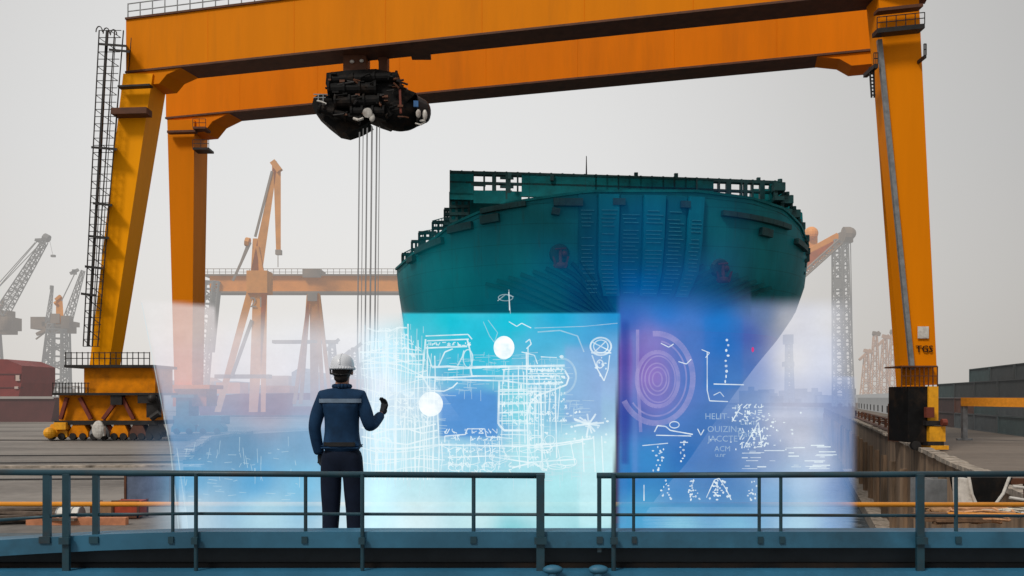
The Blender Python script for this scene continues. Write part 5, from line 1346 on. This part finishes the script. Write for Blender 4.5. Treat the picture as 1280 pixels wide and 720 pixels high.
pen.ell(632,372,9,4,1.0); pen.poly([(622,376),(632,368),(642,371)],1.2); pen.line((636,362),(638,392),1.0)
pen.build('marker', INK2, sc)
# right screen: blue violet with rings and captions
sr = thing('hologram_screen', 'deep blue and violet projected screen with concentric rings and captions, rightmost', 'hologram screen', P(915,672,9.6))
RC = [(785,400,(40,95,180),.2),(785,450,(110,80,170),.2),(785,520,(30,80,165),.3),(782,600,(30,120,190),.3),
      (830,395,(20,115,195),.3),(900,395,(0,100,180),.5),(960,395,(60,85,130),.6),
      (815,425,(140,125,195),.15),(815,470,(150,120,195),.15),(825,500,(125,120,195),.15),(860,430,(70,120,195),.15),(862,475,(75,120,195),.15),(845,530,(70,125,195),.15),
      (905,430,(0,110,195),.2),(900,480,(60,118,188),.08),(925,475,(95,135,190),.08),(940,505,(120,150,196),.08),(935,420,(60,80,165),.3),(935,465,(40,90,170),.35),(905,540,(60,110,178),.2),(860,570,(36,104,178),.12),(900,575,(44,106,176),.12),(925,540,(84,128,184),.08),(810,570,(50,140,205),.2),(960,565,(105,130,175),.4),
      (850,620,(32,120,188),.15),(800,640,(80,165,210),.2),(900,610,(36,112,180),.15),(925,620,(50,118,180),.2),(880,530,(64,116,184),.08),(970,620,(100,155,200),.35),(850,655,(120,190,215),.3),(920,655,(110,180,210),.3),
      (980,400,(182,181,184),.5),(1040,400,(175,176,182),.5),(990,450,(194,194,198),.45),(1045,450,(178,185,204),.45),(990,500,(165,172,195),.4),(1050,500,(95,125,180),.4),
      (1000,545,(196,198,210),.35),(975,525,(190,194,210),.35),(1020,570,(180,190,210),.35),(1050,550,(105,140,190),.4),(1000,600,(165,195,222),.3),(1050,610,(90,130,185),.45),(1000,650,(165,205,225),.3),(1050,655,(110,150,195),.45)]
def rmask(x, y):
    yt = 378
    top = sstep(yt-22, yt+28, y) if x < 940 else sstep(368, 392, y)
    le = sstep(769,777,x)
    return le*top*(1-sstep(1030,1070,x)*(0.35 if y>470 else 0.9))*(1-sstep(1060,1073,x))
film(sr,'light_film',766,1076,350,672,9.6,RC,rmask,3.2,rects=((777,786,400,580,(30,60,150),0.6),(790,797,415,600,(110,150,215),0.35),(880,928,395,486,(10,112,192),0.35)))
pen = Pen(9.57)
for rx, ry in ((11,15),(15,20),(21,29),(6,9)): pen.ell(822+rg.uniform(-1,1),474,rx,ry,1.8)
pen.build('ring_drawing', INKP, sr)
pen = Pen(9.58)
pen.ell(820,473,46,56,7,-95,150,60); pen.ell(820,473,38,47,2,-80,140,60); pen.ell(822,474,26,34,5); pen.poly([(797,412),(797,470),(801,540)],4)
tag(pen.build('halo_ring', INKP, sr), None, None, kind='stuff')
pen = Pen(9.56)
pen.poly([(884,440),(884,488),(887,501),(910,502)],1.3); pen.line((892,480),(930,481),1.4); pen.poly([(877,437),(887,441),(882,447)],1.0); pen.poly([(818,540),(822,532),(832,533),(838,538),(866,543)],1.5); pen.poly([(820,544),(864,545)],1.2); pen.ell(843,531,6,4,1.2)
for i in range(9): pen.disc(908+rg.uniform(-2,3),425+i*6.5,rg.uniform(0.8,1.8),rg.uniform(1,2.4))
for i in range(16): pen.disc(820+rg.uniform(-6,10),555+rg.uniform(0,34),rg.uniform(0.7,1.6),rg.uniform(0.7,1.6))
for i in range(8): pen.disc(853+rg.uniform(-3,3),552+i*3.5,rg.uniform(0.8,1.8),rg.uniform(0.8,1.8))
pen.line((803,557),(835,554),1.1); pen.line((850,553),(860,553),1.3); pen.poly([(872,536),(876,544),(880,537)],1.2)
# dotted figures behind the railing
for cx in (832,866,895,905,942):
    for i in range(26 if cx in (866,895) else 14):
        t = rg.random(); pen.disc(cx+rg.uniform(-7,7)*(0.3+t),600+t*25,rg.uniform(0.6,1.7),rg.uniform(0.6,1.7))
pen.poly([(883,622),(893,600),(899,598),(908,612),(914,625)],1.2); pen.line((805,606),(805,626),1.3)
for i in range(70):
    pen.disc(rg.gauss(945,24),rg.uniform(515,562),rg.uniform(0.5,1.6),rg.uniform(0.5,1.6))
pen.glyphs(915,955,505,526,8,7,1.2,rg,0.7); pen.glyphs(925,960,535,556,9,7,1.3,rg,0.7)
pen.poly([(930,560),(948,528),(952,556)],1.2); pen.line((915,527),(925,510),1.4)
for i in range(30):
    x = rg.uniform(925,1030); y = rg.uniform(556,586); pen.line((x,y),(x+rg.uniform(6,26),y),rg.uniform(0.5,1.4))
pen.poly([(826,429),(836,434),(842,430)],1.2); pen.poly([(848,452),(858,455),(864,449)],1.2); pen.poly([(892,494),(900,490),(905,496)],1.1)
tag(pen.build('diagram_drawing', INK, sr), None, None, kind='stuff')
for txt, x, y, s_ in (('HELIT-',881,524,0.075),('OUIZIN:',884,540,0.075),('JACCTE',885,552,0.075),('ACM',893,564,0.065),('u.nr',894,571,0.055),('Bad L',922,546,0.085),('Lu.m',925,531,0.075),('n.',918,512,0.08)):
    text_mesh(txt, s_*1.25, 'caption', INK2, sr, P(x,y,9.55))
mb = MB(); pen = Pen(9.55); pen.disc(941,437,1.6,3.2); pen.build('marker', ink('red projected mark',(0.9,0.05,0.25),0.8,0.9), sr)
# added glowing film that brightens and tints the hull behind it
bl = thing('hologram_beam', 'tall soft blue beam of projected light rising in front of the bow of the ship', 'hologram screen', P(800,672,9.8))
BC = [(760,240,(0,44,74),.88),(800,300,(0,50,88),.88),(860,280,(0,36,66),.9),(800,380,(0,80,150),.7),(900,380,(10,80,140),.7),(740,380,(0,55,105),.75),(620,330,(0,64,74),.92),(560,340,(0,84,90),.92),(680,380,(0,70,95),.8),(940,385,(60,85,110),.7)]
def bmask(x, y):
    a = 0.9*sstep(660,800,x)*(1-sstep(840,960,x))*sstep(224,262,y)*(1-sstep(392,420,y))
    b = 0.85*sstep(500,540,x)*(1-sstep(690,800,x))*sstep(262,350,y)*(1-sstep(388,391,y))
    c = 0.7*sstep(820,870,x)*(1-sstep(955,975,x))*sstep(366,396,y)*(1-sstep(396,420,y))
    return min(1,max(a, b, c))
film(bl,'light_film',500,980,220,424,9.8,BC,bmask,4)

# ------------------------------------------------------------------ world, sun, camera
SUN_EL, SUN_AZ = R(46), R(-142)      # azimuth measured from +Y towards +X : sun behind-left
w = bpy.data.worlds.new('World'); scn.world = w; w.use_nodes = True
nt = w.node_tree; nt.nodes.clear(); N, L = nt.nodes, nt.links
out = N.new('ShaderNodeOutputWorld')
sky = N.new('ShaderNodeTexSky'); sky.sky_type = 'NISHITA'; sky.sun_disc = False; sky.sun_elevation = SUN_EL; sky.sun_rotation = SUN_AZ; sky.dust_density = 4; sky.air_density = 1.0
hs = N.new('ShaderNodeHueSaturation'); hs.inputs['Saturation'].default_value = 0.15; L.new(sky.outputs[0], hs.inputs['Color'])
b1 = N.new('ShaderNodeBackground'); L.new(hs.outputs[0], b1.inputs[0]); b1.inputs[1].default_value = 0.012
tc = N.new('ShaderNodeTexCoord'); nv = N.new('ShaderNodeVectorMath'); nv.operation = 'NORMALIZE'; L.new(tc.outputs['Generated'], nv.inputs[0])
dp = N.new('ShaderNodeVectorMath'); dp.operation = 'DOT_PRODUCT'; L.new(nv.outputs[0], dp.inputs[0]); dp.inputs[1].default_value = Vector((-0.16,1,0.20)).normalized()
cr = N.new('ShaderNodeValToRGB'); L.new(dp.outputs['Value'], cr.inputs[0])
els = cr.color_ramp.elements
els[0].position = 0.0; els[0].color = (0.38,0.375,0.37,1); els[1].position = 1.0; els[1].color = (0.80,0.80,0.795,1)
for p_, c in ((0.72,(0.44,0.435,0.425,1)),(0.88,(0.60,0.594,0.582,1)),(0.965,(0.755,0.752,0.745,1))):
    e = els.new(p_); e.color = c
sx = N.new('ShaderNodeSeparateXYZ'); L.new(nv.outputs[0], sx.inputs[0])
mr = N.new('ShaderNodeMapRange'); mr.inputs[1].default_value = 0.0; mr.inputs[2].default_value = 0.25; mr.inputs[3].default_value = 1; mr.inputs[4].default_value = 0; L.new(sx.outputs[2], mr.inputs[0])
wm = N.new('ShaderNodeMix'); wm.data_type = 'RGBA'; wm.blend_type = 'MULTIPLY'; L.new(mr.outputs[0], wm.inputs[0]); L.new(cr.outputs[0], wm.inputs[6]); wm.inputs[7].default_value = (1.05,1.01,0.965,1)
# brighter cloud cover overhead, out of the picture, as an overcast sky has
mz = N.new('ShaderNodeMapRange'); mz.inputs[1].default_value = 0.42; mz.inputs[2].default_value = 0.9; mz.inputs[3].default_value = 0.93; mz.inputs[4].default_value = 1.6; L.new(sx.outputs[2], mz.inputs[0])
b2 = N.new('ShaderNodeBackground'); L.new(wm.outputs[2], b2.inputs[0]); L.new(mz.outputs[0], b2.inputs[1])
ad = N.new('ShaderNodeAddShader'); L.new(b1.outputs[0], ad.inputs[0]); L.new(b2.outputs[0], ad.inputs[1]); L.new(ad.outputs[0], out.inputs[0])
sd = bpy.data.lights.new('sun', 'SUN'); sd.energy = 1.8; sd.angle = R(12); sd.color = (1.0,0.93,0.83)
so = bpy.data.objects.new('sun', sd); COL.objects.link(so)
sdir = Vector((math.sin(SUN_AZ)*math.cos(SUN_EL), math.cos(SUN_AZ)*math.cos(SUN_EL), math.sin(SUN_EL)))
so.rotation_euler = (-sdir).to_track_quat('-Z','Y').to_euler()
cam = bpy.data.cameras.new('camera'); co = bpy.data.objects.new('camera', cam); COL.objects.link(co)
co.location = (0,0,CZ); co.rotation_euler = (R(90),0,0)
cam.sensor_width = 36; cam.lens = 36*F/1280; cam.shift_y = (HY-360)/1280; cam.clip_end = 12000; cam.clip_start = 0.1
scn.camera = co
scn.view_settings.view_transform = 'Standard'; scn.view_settings.look = 'None'; scn.view_settings.exposure = 0
if scn.render.engine == 'CYCLES' or True:
    try: scn.cycles.transparent_max_bounces = 24
    except Exception: pass
